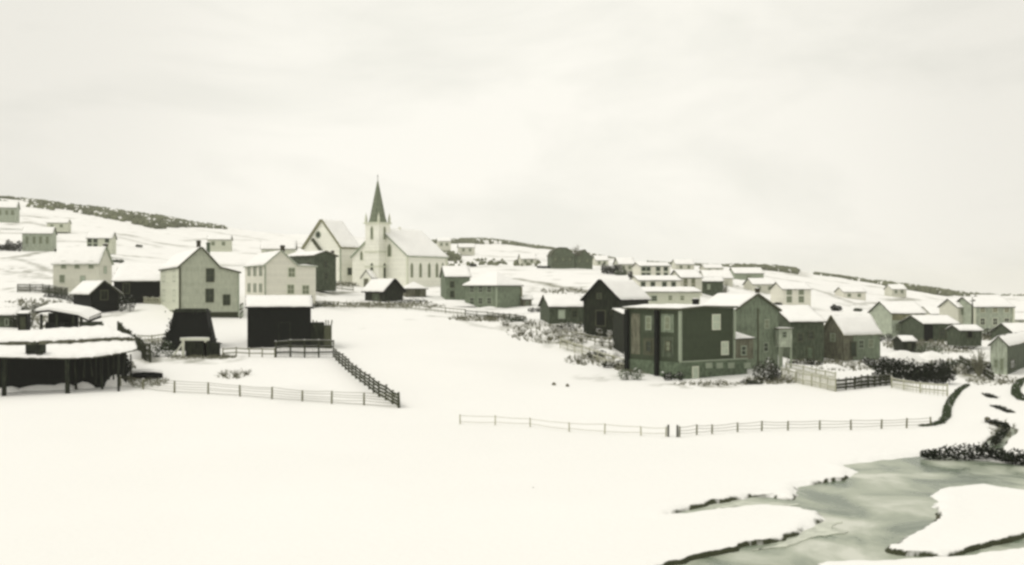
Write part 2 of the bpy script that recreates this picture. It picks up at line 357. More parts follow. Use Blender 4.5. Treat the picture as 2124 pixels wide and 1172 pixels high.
    snc = t.nodes.new('ShaderNodeValToRGB'); snc.color_ramp.elements[0].color = (SNOWC[0] * .96, SNOWC[1] * .96, SNOWC[2] * .955, 1); snc.color_ramp.elements[1].color = (SNOWC[0] * 1.03, SNOWC[1] * 1.03, SNOWC[2] * 1.03, 1)
    n6 = t.nodes.new('ShaderNodeTexNoise'); n6.inputs['Scale'].default_value = .07; n6.inputs['Detail'].default_value = 5; t.links.new(geo.outputs['Position'], n6.inputs['Vector'])
    t.links.new(n6.outputs['Fac'], snc.inputs[0])
    x1 = t.nodes.new('ShaderNodeMix'); x1.data_type = 'RGBA'; t.links.new(am.outputs[0], x1.inputs[0]); t.links.new(snc.outputs[0], x1.inputs[6]); x1.inputs[7].default_value = (.15, .15, .095, 1)
    x2 = t.nodes.new('ShaderNodeMix'); x2.data_type = 'RGBA'; t.links.new(rg.outputs[0], x2.inputs[0]); t.links.new(x1.outputs[2], x2.inputs[6]); x2.inputs[7].default_value = (.05, .055, .03, 1)
    t.links.new(x2.outputs[2], b.inputs['Base Color'])
    n7 = t.nodes.new('ShaderNodeTexNoise'); n7.inputs['Scale'].default_value = 2.5; n7.inputs['Detail'].default_value = 6; t.links.new(geo.outputs['Position'], n7.inputs['Vector'])
    bp = t.nodes.new('ShaderNodeBump'); bp.inputs['Strength'].default_value = .3; bp.inputs['Distance'].default_value = .12; t.links.new(n7.outputs['Fac'], bp.inputs['Height']); t.links.new(bp.outputs[0], b.inputs['Normal'])
    me.materials.append(mt)
    o = bpy.data.objects.new('snowy_ground', me); COL.objects.link(o); tag(o, kind='structure')
    return o
def hit0(u, v): p = hit(u, v); return (p.x, p.y)

BROOKS = [
 ([(2052, 934), (2066, 915), (2082, 897), (2094, 888), (2072, 880), (2052, 874)], .55, .55),
 ([(2062, 838), (2080, 845), (2098, 855)], .35, .45), ([(2045, 815), (2058, 824), (2072, 826)], .35, .45),
]
ROADS = [  # bare strips, tracks and field lines on the hillsides
 ([(1068, 578), (1120, 586), (1170, 596), (1218, 604)], 1.6, 1.0), ([(5, 535), (50, 531), (105, 520)], 1.2, .8), ([(30, 537), (70, 548), (112, 566)], 1.0, .6),
 ([(232, 528), (280, 532), (335, 537)], 1.0, .9), ([(180, 482), (260, 495), (330, 512)], 1.5, .5), ([(60, 462), (105, 470)], 2, .6), ([(20, 466), (60, 460)], 2, .5),
 ([(1020, 545), (1070, 541), (1130, 540)], 1.2, .8), ([(950, 662), (990, 676), (1020, 681)], .5, .45), ([(960, 520), (1030, 533), (1130, 536)], 3, .35),
 ([(1560, 560), (1620, 556), (1655, 572)], 5, .5), ([(1690, 600), (1780, 632), (1850, 628)], 1.4, .6), ([(1850, 625), (1890, 620)], 3, .8), ([(420, 478), (500, 490), (560, 500)], 2, .6),
 ([(1975, 700), (2040, 696), (2124, 706)], 2.4, 1.0), ([(1900, 714), (1940, 724), (1985, 728)], 1.8, .9), ([(0, 650), (60, 648), (110, 660)], 1.0, .9), ([(0, 673), (80, 677)], .8, .8), ([(96, 602), (150, 613), (240, 624)], 1.5, .9), ([(285, 715), (300, 735), (318, 752)], .8, .8),
 ([(1870, 700), (1885, 712), (1900, 720)], .7, 1.0), ([(1995, 775), (2030, 785), (2090, 790)], .9, 1.0), ([(1830, 668), (1930, 662), (1985, 664)], 1.5, .7), ([(1130, 673), (1200, 680)], .9, .8), ([(660, 612), (700, 606), (735, 606)], 1.2, .8), ([(380, 500), (440, 495), (520, 498)], 1.6, .5), ([(1760, 655), (1800, 662), (1840, 670)], .7, .5), ([(2000, 780), (2030, 790), (2080, 793)], .8, .8),
]
TRODDEN = [(700, 590, 60, 4, .5), (1080, 680, 50, 6, .35), (1200, 700, 100, 12, .55), (1350, 762, 60, 5, .7), (90, 650, 110, 12, .6), (1700, 700, 60, 10, .6), (1900, 700, 90, 12, .45), (1980, 760, 60, 8, .5),
 (1020, 655, 70, 3, .5), (800, 632, 60, 4, .5), (90, 600, 80, 5, .6), (700, 575, 30, 5, .5), (2060, 700, 60, 8, .6), (1960, 690, 90, 12, .5), (1560, 600, 80, 12, .4), (1820, 640, 80, 14, .35), (150, 570, 120, 14, .3), (60, 560, 80, 12, .4), (1300, 590, 60, 10, .4), (230, 650, 60, 6, .4), (1120, 600, 90, 14, .25), (1250, 785, 60, 3, .2), (1440, 800, 90, 2.5, .35), (420, 745, 80, 3, .4)]
make_ground()

# ---- water
def make_water():
    mb = MB(); xs = np.linspace(3, 44, 3); ys = np.linspace(33, 86, 3)
    z = Z0 - .17
    mb.add([(3, 33, z), (44, 33, z), (44, 84, z), (3, 84, z)], [(0, 1, 2, 3)])
    m = bpy.data.materials.new('icy_water'); m.use_nodes = True; t = m.node_tree; b = t.nodes['Principled BSDF']
    c = t.nodes.new('ShaderNodeTexCoord'); p = t.nodes.new('ShaderNodeMapping'); p.inputs['Scale'].default_value = (.20, .15, 1); p.inputs['Rotation'].default_value = (0, 0, .12)
    n = t.nodes.new('ShaderNodeTexNoise'); n.inputs['Scale'].default_value = 1.3; n.inputs['Detail'].default_value = 7; n.inputs['Roughness'].default_value = .55; n.inputs['Distortion'].default_value = .6
    t.links.new(c.outputs['Object'], p.inputs[0]); t.links.new(p.outputs[0], n.inputs['Vector'])
    r = t.nodes.new('ShaderNodeValToRGB'); e = r.color_ramp.elements
    e[0].position = .38; e[0].color = (.12, .155, .105, 1); e[1].position = .64; e[1].color = (.60, .61, .54, 1)
    k = r.color_ramp.elements.new(.50); k.color = (.37, .40, .32, 1)
    t.links.new(n.outputs['Fac'], r.inputs[0]); t.links.new(r.outputs[0], b.inputs['Base Color'])
    rr = t.nodes.new('ShaderNodeMapRange'); t.links.new(n.outputs['Fac'], rr.inputs[0]); rr.inputs[1].default_value = .4; rr.inputs[2].default_value = .6; rr.inputs[3].default_value = .22; rr.inputs[4].default_value = .6
    t.links.new(rr.outputs[0], b.inputs['Roughness']); b.inputs['Specular IOR Level'].default_value = .12
    n2 = t.nodes.new('ShaderNodeTexNoise'); n2.inputs['Scale'].default_value = 5; t.links.new(c.outputs['Object'], n2.inputs['Vector'])
    bp = t.nodes.new('ShaderNodeBump'); bp.inputs['Strength'].default_value = .12; bp.inputs['Distance'].default_value = .05; t.links.new(n2.outputs['Fac'], bp.inputs['Height']); t.links.new(bp.outputs[0], b.inputs['Normal'])
    tag(mb.build('stream_water', m), kind='structure')
make_water()
M['ice'] = mat('slushy_ice', (.54, .56, .48), .7, .2, (1, 1, 1), .3, 1.5)
def ice(label, pts):
    w = [plane_xy(*p) for p in pts]; mb = MB(); n = []
    for (x0, y0), (x1, y1) in zip(w, w[1:] + w[:1]):
        for k in range(6): q = k / 6; n.append((x0 + (x1 - x0) * q + rnd.uniform(-.07, .07), y0 + (y1 - y0) * q + rnd.uniform(-.12, .12)))
    z = Z0 - .166; k = len(n); mb.add([(x, y, z) for x, y in n] + [(x, y, z + .035) for x, y in n], [tuple(range(k, 2 * k)), tuple(range(k - 1, -1, -1))] + [(i, (i + 1) % k, (i + 1) % k + k, i + k) for i in range(k)])
    tag(mb.build('ice_sheet', 'ice'), label, 'ice', 'thin ice on the stream')
ice('thin ice shelf fringing the left snow spit of the stream', [(1560, 1133), (1620, 1122), (1660, 1100), (1700, 1078), (1745, 1074), (1720, 1090), (1760, 1097), (1690, 1106), (1640, 1124)])
ice('grey ice strip lying in the narrow left arm of the stream', [(1480, 1048), (1540, 1034), (1610, 1036), (1660, 1040), (1610, 1044), (1540, 1044)])


# ------------------------------------------------------------------ buildings
def snow_slab(mb, fn, s0, s1, l0, l1, th, jit=.06, step=.5, mi=0):
    """lumpy snow lying on the plane fn(s, l, height); s across, l along"""
    ns = max(3, min(26, int(abs(s1 - s0) / step))); nl = max(3, min(44, int(abs(l1 - l0) / step)))
    base = len(mb.v); sd_ = rnd.random() * 50
    top = []; bot = []
    for i in range(ns + 1):
        for j in range(nl + 1):
            a, b = i / ns, j / nl
            s = s0 + (s1 - s0) * a; l = l0 + (l1 - l0) * b
            if i in (0, ns): s += rnd.uniform(-jit, jit * .6) * (1 if i else -1)
            if j in (0, nl): l += rnd.uniform(-jit, jit * .4) * (1 if j else -1)
            e = min(a, 1 - a) * ns; f = min(b, 1 - b) * nl
            th_ = th; k = .35 if (e < .5 or f < .5) else (.8 if (e < 1.5 or f < 1.5) else 1)
            h = th * .62 * k * (1 + .35 * math.sin(s * 1.7 + sd_) * math.cos(l * 1.3 + sd_) + rnd.uniform(-.15, .15))
            top.append(fn(s, l, h)); bot.append(fn(s, l, -.01))
    mb.v += [tuple(p) for p in top] + [tuple(p) for p in bot]
    n = len(top); w = nl + 1
    def F_(q): mb.f.append(tuple(base + k for k in q)); mb.m.append(mi)
    for i in range(ns):
        for j in range(nl): F_((i * w + j, (i + 1) * w + j, (i + 1) * w + j + 1, i * w + j + 1))
    for j in range(nl):
        F_((j, j + 1, j + 1 + n, j + n)); q = ns * w; F_((q + j, q + j + n, q + j + 1 + n, q + j + 1))
    for i in range(ns):
        F_((i * w, i * w + n, (i + 1) * w + n, (i + 1) * w)); F_((i * w + nl, (i + 1) * w + nl, (i + 1) * w + nl + n, i * w + nl + n))

class B:
    """a building. near corner at column uc, right-hand face reaches ub, left-hand face reaches ua; face R: y=0, face L: x=0 (local)"""
    def __init__(s, name, label, cat, ua, uc, ub, d, th, ve, vb, wall, W=None, D=None, group=None, found=None):
        s.th = math.radians(th); s.c, s.s = math.cos(s.th), math.sin(s.th); s.d = d; s.uc = uc
        s.C = P(uc, vb, d)
        s.W = W if W else d * (ub - uc) / F / (s.c - (ub - UC) / F * s.s)
        s.D = D if D else d * (uc - ua) / F / (s.s + (ua - UC) / F * s.c)
        s.H = (vb - ve) / F * d; s.zb = s.C.z
        s.root = root(name, s.C, s.th, label, cat, group); s.wall = wall
    # position on a face from photograph px
    def fR(s, u, v, y=0.0):
        bx = s.C.x - y * s.s; by = s.d + y * s.c; k = (u - UC) / F
        x = (k * by - bx) / (s.c - k * s.s); dep = by + x * s.s
        return x, (VH - v) / F * dep - s.zb
    def fL(s, u, v, x=0.0):
        bx = s.C.x + x * s.c; by = s.d + x * s.s; k = (u - UC) / F
        y = (bx - k * by) / (s.s + k * s.c); dep = by + y * s.c
        return y, (VH - v) / F * dep - s.zb
    def map(s, ax):   # ax 'R': span along x (gable on R face), length along y ; 'L': span along y, length along x
        return (lambda a, l, z: (a, l, z)) if ax == 'R' else (lambda a, l, z: (l, a, z))
    def body(s, ax, prof, x0=0, y0=0, W=None, D=None, name='wall', matn=None, low=-1.2, roof=True, over=.3, snow=.16, rname='roof', t=.12, rmat='roof', snow_j=.07, verge=None, zbase=0):
        """prof: list of (span, z) along the roof line from wall to wall"""
        W = W or s.W; D = D or s.D
        L = D if ax == 'R' else W
        ox, oy = (x0, y0)
        g = s.map(ax)
        def tr(a, l, z):
            p = g(a, l, z); return (p[0] + ox, p[1] + oy, p[2] + zbase)
        S = [p[0] for p in prof]
        mb = MB(); n = len(prof)
        poly = [(S[0], low)] + list(prof) + [(S[-1], low)]
        vs = [tr(a, 0, z) for a, z in poly] + [tr(a, L, z) for a, z in poly]; k = len(poly)
        flip = (ax == 'L')
        f1 = tuple(range(k)); f2 = tuple(range(2 * k - 1, k - 1, -1))
        fs = [f1 if not flip else f1[::-1], f2 if not flip else f2[::-1]]
        for i in range(k):
            j = (i + 1) % k; q = (i, i + k, j + k, j); fs.append(q if not flip else q[::-1])
        mb.add(vs, fs); w = mb.build(name, matn or s.wall, s.root)
        if not roof: return w
        rb = MB(); sb = MB()
        for i in range(n - 1):
            (a0, z0), (a1, z1) = prof[i], prof[i + 1]
            dl = math.hypot(a1 - a0, z1 - z0); ux, uz = (a1 - a0) / dl, (z1 - z0) / dl; nx, nz = -uz, ux
            e0 = over if i == 0 else 0.0; e1 = over if i == n - 2 else 0.0
            def fn(q, l, h, a0=a0, z0=z0, ux=ux, uz=uz, nx=nx, nz=nz): return tr(a0 + ux * q + nx * h, l, z0 + uz * q + nz * h)
            p0, p1 = -e0, dl + e1; l0, l1 = -over, L + over
            v8 = [fn(p0, l0, .01), fn(p1, l0, .01), fn(p1, l1, .01), fn(p0, l1, .01), fn(p0, l0, t), fn(p1, l0, t), fn(p1, l1, t), fn(p0, l1, t)]
            f8 = [(3, 2, 1, 0), (4, 5, 6, 7), (0, 1, 5, 4), (1, 2, 6, 5), (2, 3, 7, 6), (3, 0, 4, 7)]
            rb.add(v8, f8 if not flip else [q[::-1] for q in f8])
            if snow: snow_slab(sb, lambda q, l, h, fn=fn: fn(q, l, h + t), p0 + .02, p1 - .02, l0 + .04, l1 - .04, snow, snow_j)
        r = rb.build(rname, verge or rmat, s.root)
        if snow: sn = sb.build('snow_cover', 'snow', r); sn.data.polygons.foreach_set('use_smooth', [True] * len(sn.data.polygons))
        return w
    def gable(s, ax, apex=.5, vr=None, rise=None, tail=None, **k):
        """apex fraction of the span; vr: row of the ridge at the near gable; tail: extra (span fraction, z drop) points"""
        span = s.W if ax == 'R' else s.D
        ap = apex * span
        dep = s.d + (ap * s.s if ax == 'R' else ap * s.c)
        R = rise if rise is not None else (VH - vr) / F * dep - s.zb - s.H
        s.R = R; s.ap = ap; s.ax = ax
        prof = [(0, s.H), (ap, s.H + R), (span, s.H)] if tail is None else [(0, s.H), (ap, s.H + R)] + tail
        s.prof = prof
        return s.body(ax, prof, **k)
    def hip(s, vr_z, inset=.5, snow=.16, over=.35, **k):
        mb = MB(); W, D, H = s.W, s.D, s.H; mb.box(0, 0, -1.2, W, D, H); mb.build('wall', s.wall, s.root)
        if W > D: a, b = (D * inset, D / 2, H + vr_z), (W - D * inset, D / 2, H + vr_z)
        else: a, b = (W / 2, W * inset, H + vr_z), (W / 2, D - W * inset, H + vr_z)
        o = over; c = [(-o, -o, H), (W + o, -o, H), (W + o, D + o, H), (-o, D + o, H)]
        def lay(z, e=0): return [(c[0][0] - e, c[0][1] - e, c[0][2] + z), (c[1][0] + e, c[1][1] - e, c[1][2] + z), (c[2][0] + e, c[2][1] + e, c[2][2] + z), (c[3][0] - e, c[3][1] + e, c[3][2] + z), (a[0], a[1], a[2] + z), (b[0], b[1], b[2] + z)]
        if W > D: fs = [(0, 1, 5, 4), (1, 2, 5), (2, 3, 4, 5), (3, 0, 4)]
        else: fs = [(0, 1, 4), (1, 2, 5, 4), (2, 3, 5), (3, 0, 4, 5)]
        m1 = MB(); v = lay(.01) + lay(.13); m1.add(v, [tuple(reversed(f)) for f in fs] + [tuple(i + 6 for i in f) for f in fs] + [(i, (i + 1) % 4, (i + 1) % 4 + 6, i + 6) for i in range(4)])
        r = m1.build('roof', 'roof', s.root)
        m2 = MB(); v = lay(.131, -.05) + lay(.13 + snow, -.08)
        m2.add(v, [tuple(i + 6 for i in f) for f in fs] + [(i, (i + 1) % 4, (i + 1) % 4 + 6, i + 6) for i in range(4)]); m2.build('snow_cover', 'snow', r)
    def win(s, face, u, v, w, h, trim='trim', pane='glass', kind='window', name=None, off=0.0, bars=True, arch=False, ring=.12):
        """window / door centred on photo px u, v, size in px"""
        if face == 'R':
            x0, _ = s.fR(u - w / 2, v, off); x1, _ = s.fR(u + w / 2, v, off); _, zt = s.fR(u, v - h / 2, off); _, zb = s.fR(u, v + h / 2, off)
            m = lambda a, z, o: (a, off - o, z)
        else:
            x1, _ = s.fL(u - w / 2, v, off); x0, _ = s.fL(u + w / 2, v, off); _, zt = s.fL(u, v - h / 2, off); _, zb = s.fL(u, v + h / 2, off)
            m = lambda a, z, o: (off - o, a, z)
        return s.winm(m, x0, x1, zb, zt, trim, pane, kind, bars, arch, ring, face == 'L')
    def winm(s, m, x0, x1, zb, zt, trim='trim', pane='glass', kind='window', bars=True, arch=False, ring=.12, flip=False):
        def bx(mb, a0, z0, a1, z1, o0, o1):
            vs = [m(a0, z0, o0), m(a1, z0, o0), m(a1, z1, o0), m(a0, z1, o0), m(a0, z0, o1), m(a1, z0, o1), m(a1, z1, o1), m(a0, z1, o1)]
            mb.add(vs, [(3, 2, 1, 0), (4, 5, 6, 7), (0, 1, 5, 4), (1, 2, 6, 5), (2, 3, 7, 6), (3, 0, 4, 7)])
        fr = MB(); r = ring
        if arch:
            xm = (x0 + x1) / 2; hw = (x1 - x0) / 2; zs = zt - hw * 1.5
            def outline(g):
                a = hw + g; return [(xm - a, zb - g), (xm + a, zb - g), (xm + a, zs), (xm + a * .72, zs + hw * .8), (xm, zt + g), (xm - a * .72, zs + hw * .8), (xm - a, zs)]
            o_, i_ = outline(r), outline(0); n = len(o_)
            vs = [m(a, z, .07) for a, z in o_] + [m(a, z, .07) for a, z in i_] + [m(a, z, 0) for a, z in o_]
            fr.add(vs, [(k, (k + 1) % n, (k + 1) % n + n, k + n) for k in range(n)] + [(k, k + 2 * n, (k + 1) % n + 2 * n, (k + 1) % n) for k in range(n)])
            f = fr.build(kind, trim, s.root); p = MB(); p.add([m(a, z, .03) for a, z in i_], [tuple(range(n))]); p.build('pane', pane, f); return f
        bx(fr, x0 - r, zt, x1 + r, zt + r, -.02, .08); bx(fr, x0 - r, zb - r, x1 + r, zb, -.02, .10)
        bx(fr, x0 - r, zb + .002, x0, zt - .002, -.02, .07); bx(fr, x1, zb + .002, x1 + r, zt - .002, -.02, .07)
        if bars and kind == 'window':
            zm = (zb + zt) / 2; bx(fr, x0 + .002, zm - .035, x1 - .002, zm + .035, .03, .06)
            xm = (x0 + x1) / 2
            if x1 - x0 > .7: bx(fr, xm - .025, zb + .002, xm + .025, zt - .002, .031, .055)
        f = fr.build(kind, trim, s.root)
        p = MB()
        bx(p, x0, zb, x1, zt, -.02, .025); p.build('pane' if kind == 'window' else 'leaf_panel', pane, f)
        return f
    def chimney(s, u, vt, vb, wpx, face='R', off=1.0, matn='brick', snow=True):
        """chimney seen at column u, standing off metres behind face R (or L)"""
        if face == 'R': x, zt = s.fR(u, vt, off); _, zb = s.fR(u, vb, off); y = off
        else: y, zt = s.fL(u, vt, off); _, zb = s.fL(u, vb, off); x = off
        w = wpx / F * s.d / 2
        mb = MB(); mb.box(x - w, y - w, zb - .6, x + w, y + w, zt); mb.box(x - w - .05, y - w - .05, zt - .22, x + w + .05, y + w + .05, zt - .08)
        c = mb.build('chimney', matn, s.root)
        if snow: q = MB(); q.box(x - w + .03, y - w + .03, zt + .003, x + w - .03, y + w - .03, zt + .1); q.build('snow_cap', 'snow', c)
    def boards(s, pts, matn='trim', w=.14):
        for x, y, z0, z1 in pts:
            mb = MB(); mb.box(x - w / 2 - .03, y - w / 2 - .03, z0, x + w / 2 + .02, y + w / 2 + .02, z1); mb.build('corner_board', matn, s.root)
    def block(s, name, x0, y0, z0, x1, y1, z1, matn, parent=None):
        mb = MB(); mb.box(x0, y0, z0, x1, y1, z1); return mb.build(name, matn, parent or s.root)

# ---- grey two-storey house with lean-to (left)
b = B('wooden_house', 'grey clapboard two-storey house with dark gable windows, standing behind the tapering black hut', 'house', 333, 373, 495, 152, 22, 553, 660, 'grey')
x1, _ = b.fR(456, 553); xa, za = b.fR(417, 514); _, ze = b.fR(456, 556); _, zt = b.fR(495, 566)
b.body('R', [(0, b.H), (xa, za), (x1, ze), (b.W, zt)], over=.3, snow=.22, t=.2, verge='trimd')
for (u, v, w, h) in ((436, 571, 14, 25), (435, 613, 14, 25), (470, 622, 12, 19)): b.win('R', u, v, w, h, 'trimd', 'glass')
for v in (573, 613):
    for u in (340, 350, 362): b.win('L', u, v, 5, 20, 'trimg' if u != 350 else 'trim', 'glassm')
b.block('front_tone_boarding', -.05, .25, 0, -.01, b.D - .1, b.H - .25, 'greyw')  # light from the left on this face, put into a paler board colour
b.block('foundation', -.03, -.06, -1.2, b.W + .05, -.01, .75, 'woodd')
b.boards([(0, 0, .1, b.H - .1)], 'trimd', .2); b.boards([(b.W, 0, .2, zt - .1)], 'trimg')
b.chimney(412, 499, 516, 8, off=3)
b.chimney(432, 503, 525, 7, off=5, matn='stone')

# ---- white two-storey house with side addition
b = B('wooden_house', 'white two-storey gabled house with side addition, between the grey house and the churches', 'house', 508, 550, 655, 180, 24, 549, 630, 'white')
xa, za = b.fR(583, 521); x1, z1 = b.fR(617, 552); _, z2 = b.fR(655, 554)
b.body('R', [(0, b.H), (xa, za), (x1, z1), (b.W, z2)], over=.3, snow=.22, t=.16, verge='trimg')
for (u, v, w, h) in ((605, 565, 13, 18), (603, 600, 13, 18), (634, 601, 13, 17)): b.win('R', u, v, w, h, 'trim', 'glassm')
for v in (563, 597):
    for u in (517, 529, 541): b.win('L', u, v, 5, 15, 'trimg', 'glassm')
b.boards([(0, 0, .1, b.H - .1)], 'trimg', .15)
b.chimney(586, 509, 523, 8, off=3)

# ---- dark house right behind it
b = B('wooden_house', 'dark shingled low-roofed house partly hidden behind the white two-storey house', 'house', 596, 652, 697, 213, 42, 531, 590, 'dkgreen2')
b.gable('R', .5, rise=.8, snow=.2, over=.35, t=.25, verge='trimd')
b.win('R', 676, 548, 6, 12, 'trimd', 'glass'); b.win('R', 676, 572, 6, 12, 'trimd', 'glass'); b.win('L', 640, 550, 6, 12, 'trimd', 'glass')
b.chimney(690, 520, 531, 5, off=2)

# ---- church with spire
b = B('church', 'white wooden church with tall grey pointed spire over its front gable', 'church', 731, 845, 926, 240, 56, 531, 603, 'church')
b.gable('L', .5, vr=474, snow=.25, over=.35, t=.3, verge='trimg')
for u in (854, 872, 890, 906, 918): b.win('R', u, 560, 5 if u < 910 else 4, 30, 'trim', 'glassm', arch=True, ring=.1)
for (u, v, w, h) in ((808, 519, 7, 26), (750, 530, 5, 18)): b.win('L', u, v, w, h, 'trim', 'glassm', arch=True)
b.block('water_table', -.06, -.06, .2, -.01, b.D, .6, 'trimg')
b.boards([(0, 0, .1, b.H - .15), (b.W, 0, .1, b.H - .15)], 'trim', .3)
tw = 3.7; ty = b.D / 2 - tw / 2; tx = -2.4
_, ztop = b.fL(783, 462, tx); _, zst = b.fL(783, 533, tx); _, zap = b.fL(787, 369, tx + tw / 2)
mb = MB(); mb.box(tx, ty, -1.2, tx + tw, ty + tw, ztop); T = mb.build('tower', 'church', b.root)
mb = MB()
for z, e in ((ztop, .28), (zst + 1.1, .12), (zst - 2.0, .12)): mb.box(tx - e, ty - e, z - .15, tx + tw + e, ty + tw + e, z + .16)
mb.build('cornice', 'trim', T)
for z0, z1, pn in ((ztop - 3.4, ztop - .7, 'glassm'), (zst - .8, zst + 1.0, 'glassm'), (zst - 4.4, zst - 1.2, 'glass')):
    hw = .32 if pn == 'glassm' else .36
    if z0 == zst - .8: continue
    for face in ('L', 'R'):
        if face == 'L': m_ = lambda a, z, o: (tx - o, a, z); q0 = ty + tw / 2
        else: m_ = lambda a, z, o: (a, ty - o, z); q0 = tx + tw / 2
        b.winm(m_, q0 - hw, q0 + hw, z0, z1, 'trim', pn, arch=True, ring=.12)
mb = MB(); cx, cy = tx + tw / 2, ty + tw / 2; R0 = tw * .52; zz = ztop + .165
def ring8(r, z, n=8): return [(cx + r * math.cos(math.pi / 8 + k * math.pi / 4), cy + r * math.sin(math.pi / 8 + k * math.pi / 4), z) for k in range(n)]
levels = [(R0 * 1.08, zz), (R0 * .90, zz + 1.1), (R0 * .08, zap - .7)]
vs = [p for r, z in levels for p in ring8(r, z)]; fs = [tuple(range(7, -1, -1)), tuple(range(16, 24))]
for i in range(2):
    for k in range(8): fs.append((i * 8 + k, i * 8 + (k + 1) % 8, i * 8 + 8 + (k + 1) % 8, i * 8 + 8 + k))
mb.add(vs, fs); SPR = mb.build('spire', 'spire', T)
mb = MB(); mb.bar((cx, cy, zap - .8), (cx, cy, zap + .7), .08); mb.bar((cx - .25, cy, zap + .35), (cx + .25, cy, zap + .35), .07); mb.build('cross', 'trimd', SPR)
for sx in (0, 1):
    for sy in (0, 1):
        mb = MB(); px, py = tx + .12 + sx * (tw - .24), ty + .12 + sy * (tw - .24)
        mb.box(px - .2, py - .2, ztop + .17, px + .2, py + .2, ztop + 1.0)
        mb.add([(px - .2, py - .2, ztop + 1.0), (px + .2, py - .2, ztop + 1.0), (px + .2, py + .2, ztop + 1.0), (px - .2, py + .2, ztop + 1.0), (px, py, ztop + 2.3)], [(0, 1, 4), (1, 2, 4), (2, 3, 4), (3, 0, 4), (3, 2, 1, 0)])
        mb.build('pinnacle', 'trim', T)
# gabled entrance porch and side door
pw = 3.0; py0 = cy - pw / 2
b.body('L', [(0, 2.6), (pw / 2, 4.2), (pw, 2.6)], x0=tx - 1.8, y0=py0, W=1.8 - .03, D=pw, name='porch', matn='church', rname='porch_roof', snow=.1, over=.15)
m_ = lambda a, z, o: (tx - 1.8 - o, a, z)
b.winm(m_, cy - .6, cy + .6, .05, 2.5, 'trim', 'brown', kind='door', ring=.14)
b.win('L', 757, 578, 7, 16, 'trim', 'olive', kind='door')
b.chimney(829, 471, 488, 4, face='R', off=7, matn='church', snow=False)

# ---- church hall / second church on the left
b = B('chapel', 'steep-roofed white chapel with dark right verge and round gable window, left of the spired church', 'church', 631, 706, 742, 250, 56, 513, 592, 'church')
b.gable('L', .50, vr=458, snow=.22, over=.4, t=.5, verge='olive')
y, z = b.fL(660, 487); mb = MB()
n = 14; vs = [(-.05, y + .85 * math.cos(2 * math.pi * k / n), z + .85 * math.sin(2 * math.pi * k / n)) for k in range(n)] + [(.02, y + .85 * math.cos(2 * math.pi * k / n), z + .85 * math.sin(2 * math.pi * k / n)) for k in range(n)]
mb.add(vs, [tuple(range(n))] + [(k, k + n, (k + 1) % n + n, (k + 1) % n) for k in range(n)]); fr = mb.build('round_window', 'trimg', b.root)
mb = MB(); mb.add([(-.07, y + .6 * math.cos(2 * math.pi * k / n), z + .6 * math.sin(2 * math.pi * k / n)) for k in range(n)], [tuple(range(n))]); mb.build('pane', 'glass', fr)
ya, zA = b.fL(648, 496, -.3); yb, zB = b.fL(668, 523, -.3)
mb = MB(); mb.bar((-.35, ya, zA), (-.35, yb, zB), .6, .5); mb.build('diagonal_dark_bar', 'trimd', b.root)  # dark bar set diagonally across the gable
b.win('R', 725, 563, 9, 15, 'trim', 'glass', kind='door'); b.win('L', 641, 545, 6, 16, 'trim', 'glassm'); b.boards([(0, 0, .1, b.H - .2)], 'trimg', .2)

# ---- white house upper left with tall chimney
b = B('wooden_house', 'white two-storey house with snowy roof and tall dark chimney, upper left of the village', 'house', 110, 205, 232, 200, 74, 546, 605, 'offw')
b.gable('R', .5, vr=512, snow=.25, over=.3, t=.14, verge='trimg')
for u in (132, 160, 189): b.win('L', u, 549, 8, 13, 'trimg', 'glassm')
b.win('L', 129, 578, 8, 13, 'trimg', 'glassm'); b.win('L', 172, 580, 8, 13, 'trimg', 'glassl')
b.chimney(219, 506, 528, 7, face='R', off=1.5)
b.win('R', 218, 560, 4, 12, 'trimg', 'glassl')

# ---- dark gabled shed below it
b = B('shed', 'low black gabled shed in front of the white house with tall chimney', 'shed', 152, 189, 246, 165, 40, 608, 630, 'black')
b.gable('R', .45, vr=584, snow=.25, over=.5, t=.2); b.win('R', 216, 612, 14, 18, 'trimd', 'black2', kind='door')
# ---- long dark barn behind, between white and grey house
b = B('barn', 'long black barn under a deep snow roof, left of the grey clapboard house', 'barn', 225, 236, 338, 178, 8, 583, 612, 'black', D=9)
b.gable('L', .75, rise=2.7, snow=.35, over=.4, t=.15); b.win('R', 262, 598, 12, 20, 'trimd', 'black2', kind='door')
# ---- far houses on the left slope
b = B('wooden_house', 'pale green-grey long house on the far left slope beside dark shrubs', 'house', 36, 46, 108, 325, 12, 484, 512, 'greenb', D=7)
b.gable('L', .5, rise=1.9, snow=.3, over=.3)
for u in (56, 71, 84, 98): b.win('R', u, 498, 5, 14, 'trimg', 'glassm', bars=False)
b = B('wooden_house', 'small snow-buried house with a row of dark windows just above the tall-chimney white house', 'house', 170, 180, 232, 305, 10, 494, 516, 'greyw', D=7)
b.gable('L', .5, rise=1.7, snow=.3)
for u, v in ((186, 499), (198, 499), (222, 499), (186, 510), (198, 510)): b.win('R', u, v, 8, 8, 'trimg', 'glass', bars=False)
b = B('wooden_house', 'pale faded house at the far left edge under the wooded ridge', 'house', -30, -12, 34, 430, 16, 430, 452, 'greenb', D=9)
b.gable('L', .5, rise=2.6, snow=.3)
for u in (0, 14, 26): b.win('R', u, 441, 5, 9, 'trimg', 'glassm', bars=False)
b = B('wooden_house', 'tiny snow-roofed cottage on the slope left of the chapel', 'house', 536, 542, 612, 290, 8, 516, 540, 'greyw', D=6)
b.gable('L', .5, rise=2.1, snow=.3)
for u in (556, 575): b.win('R', u, 525, 6, 7, 'trimg', 'glassm', bars=False)

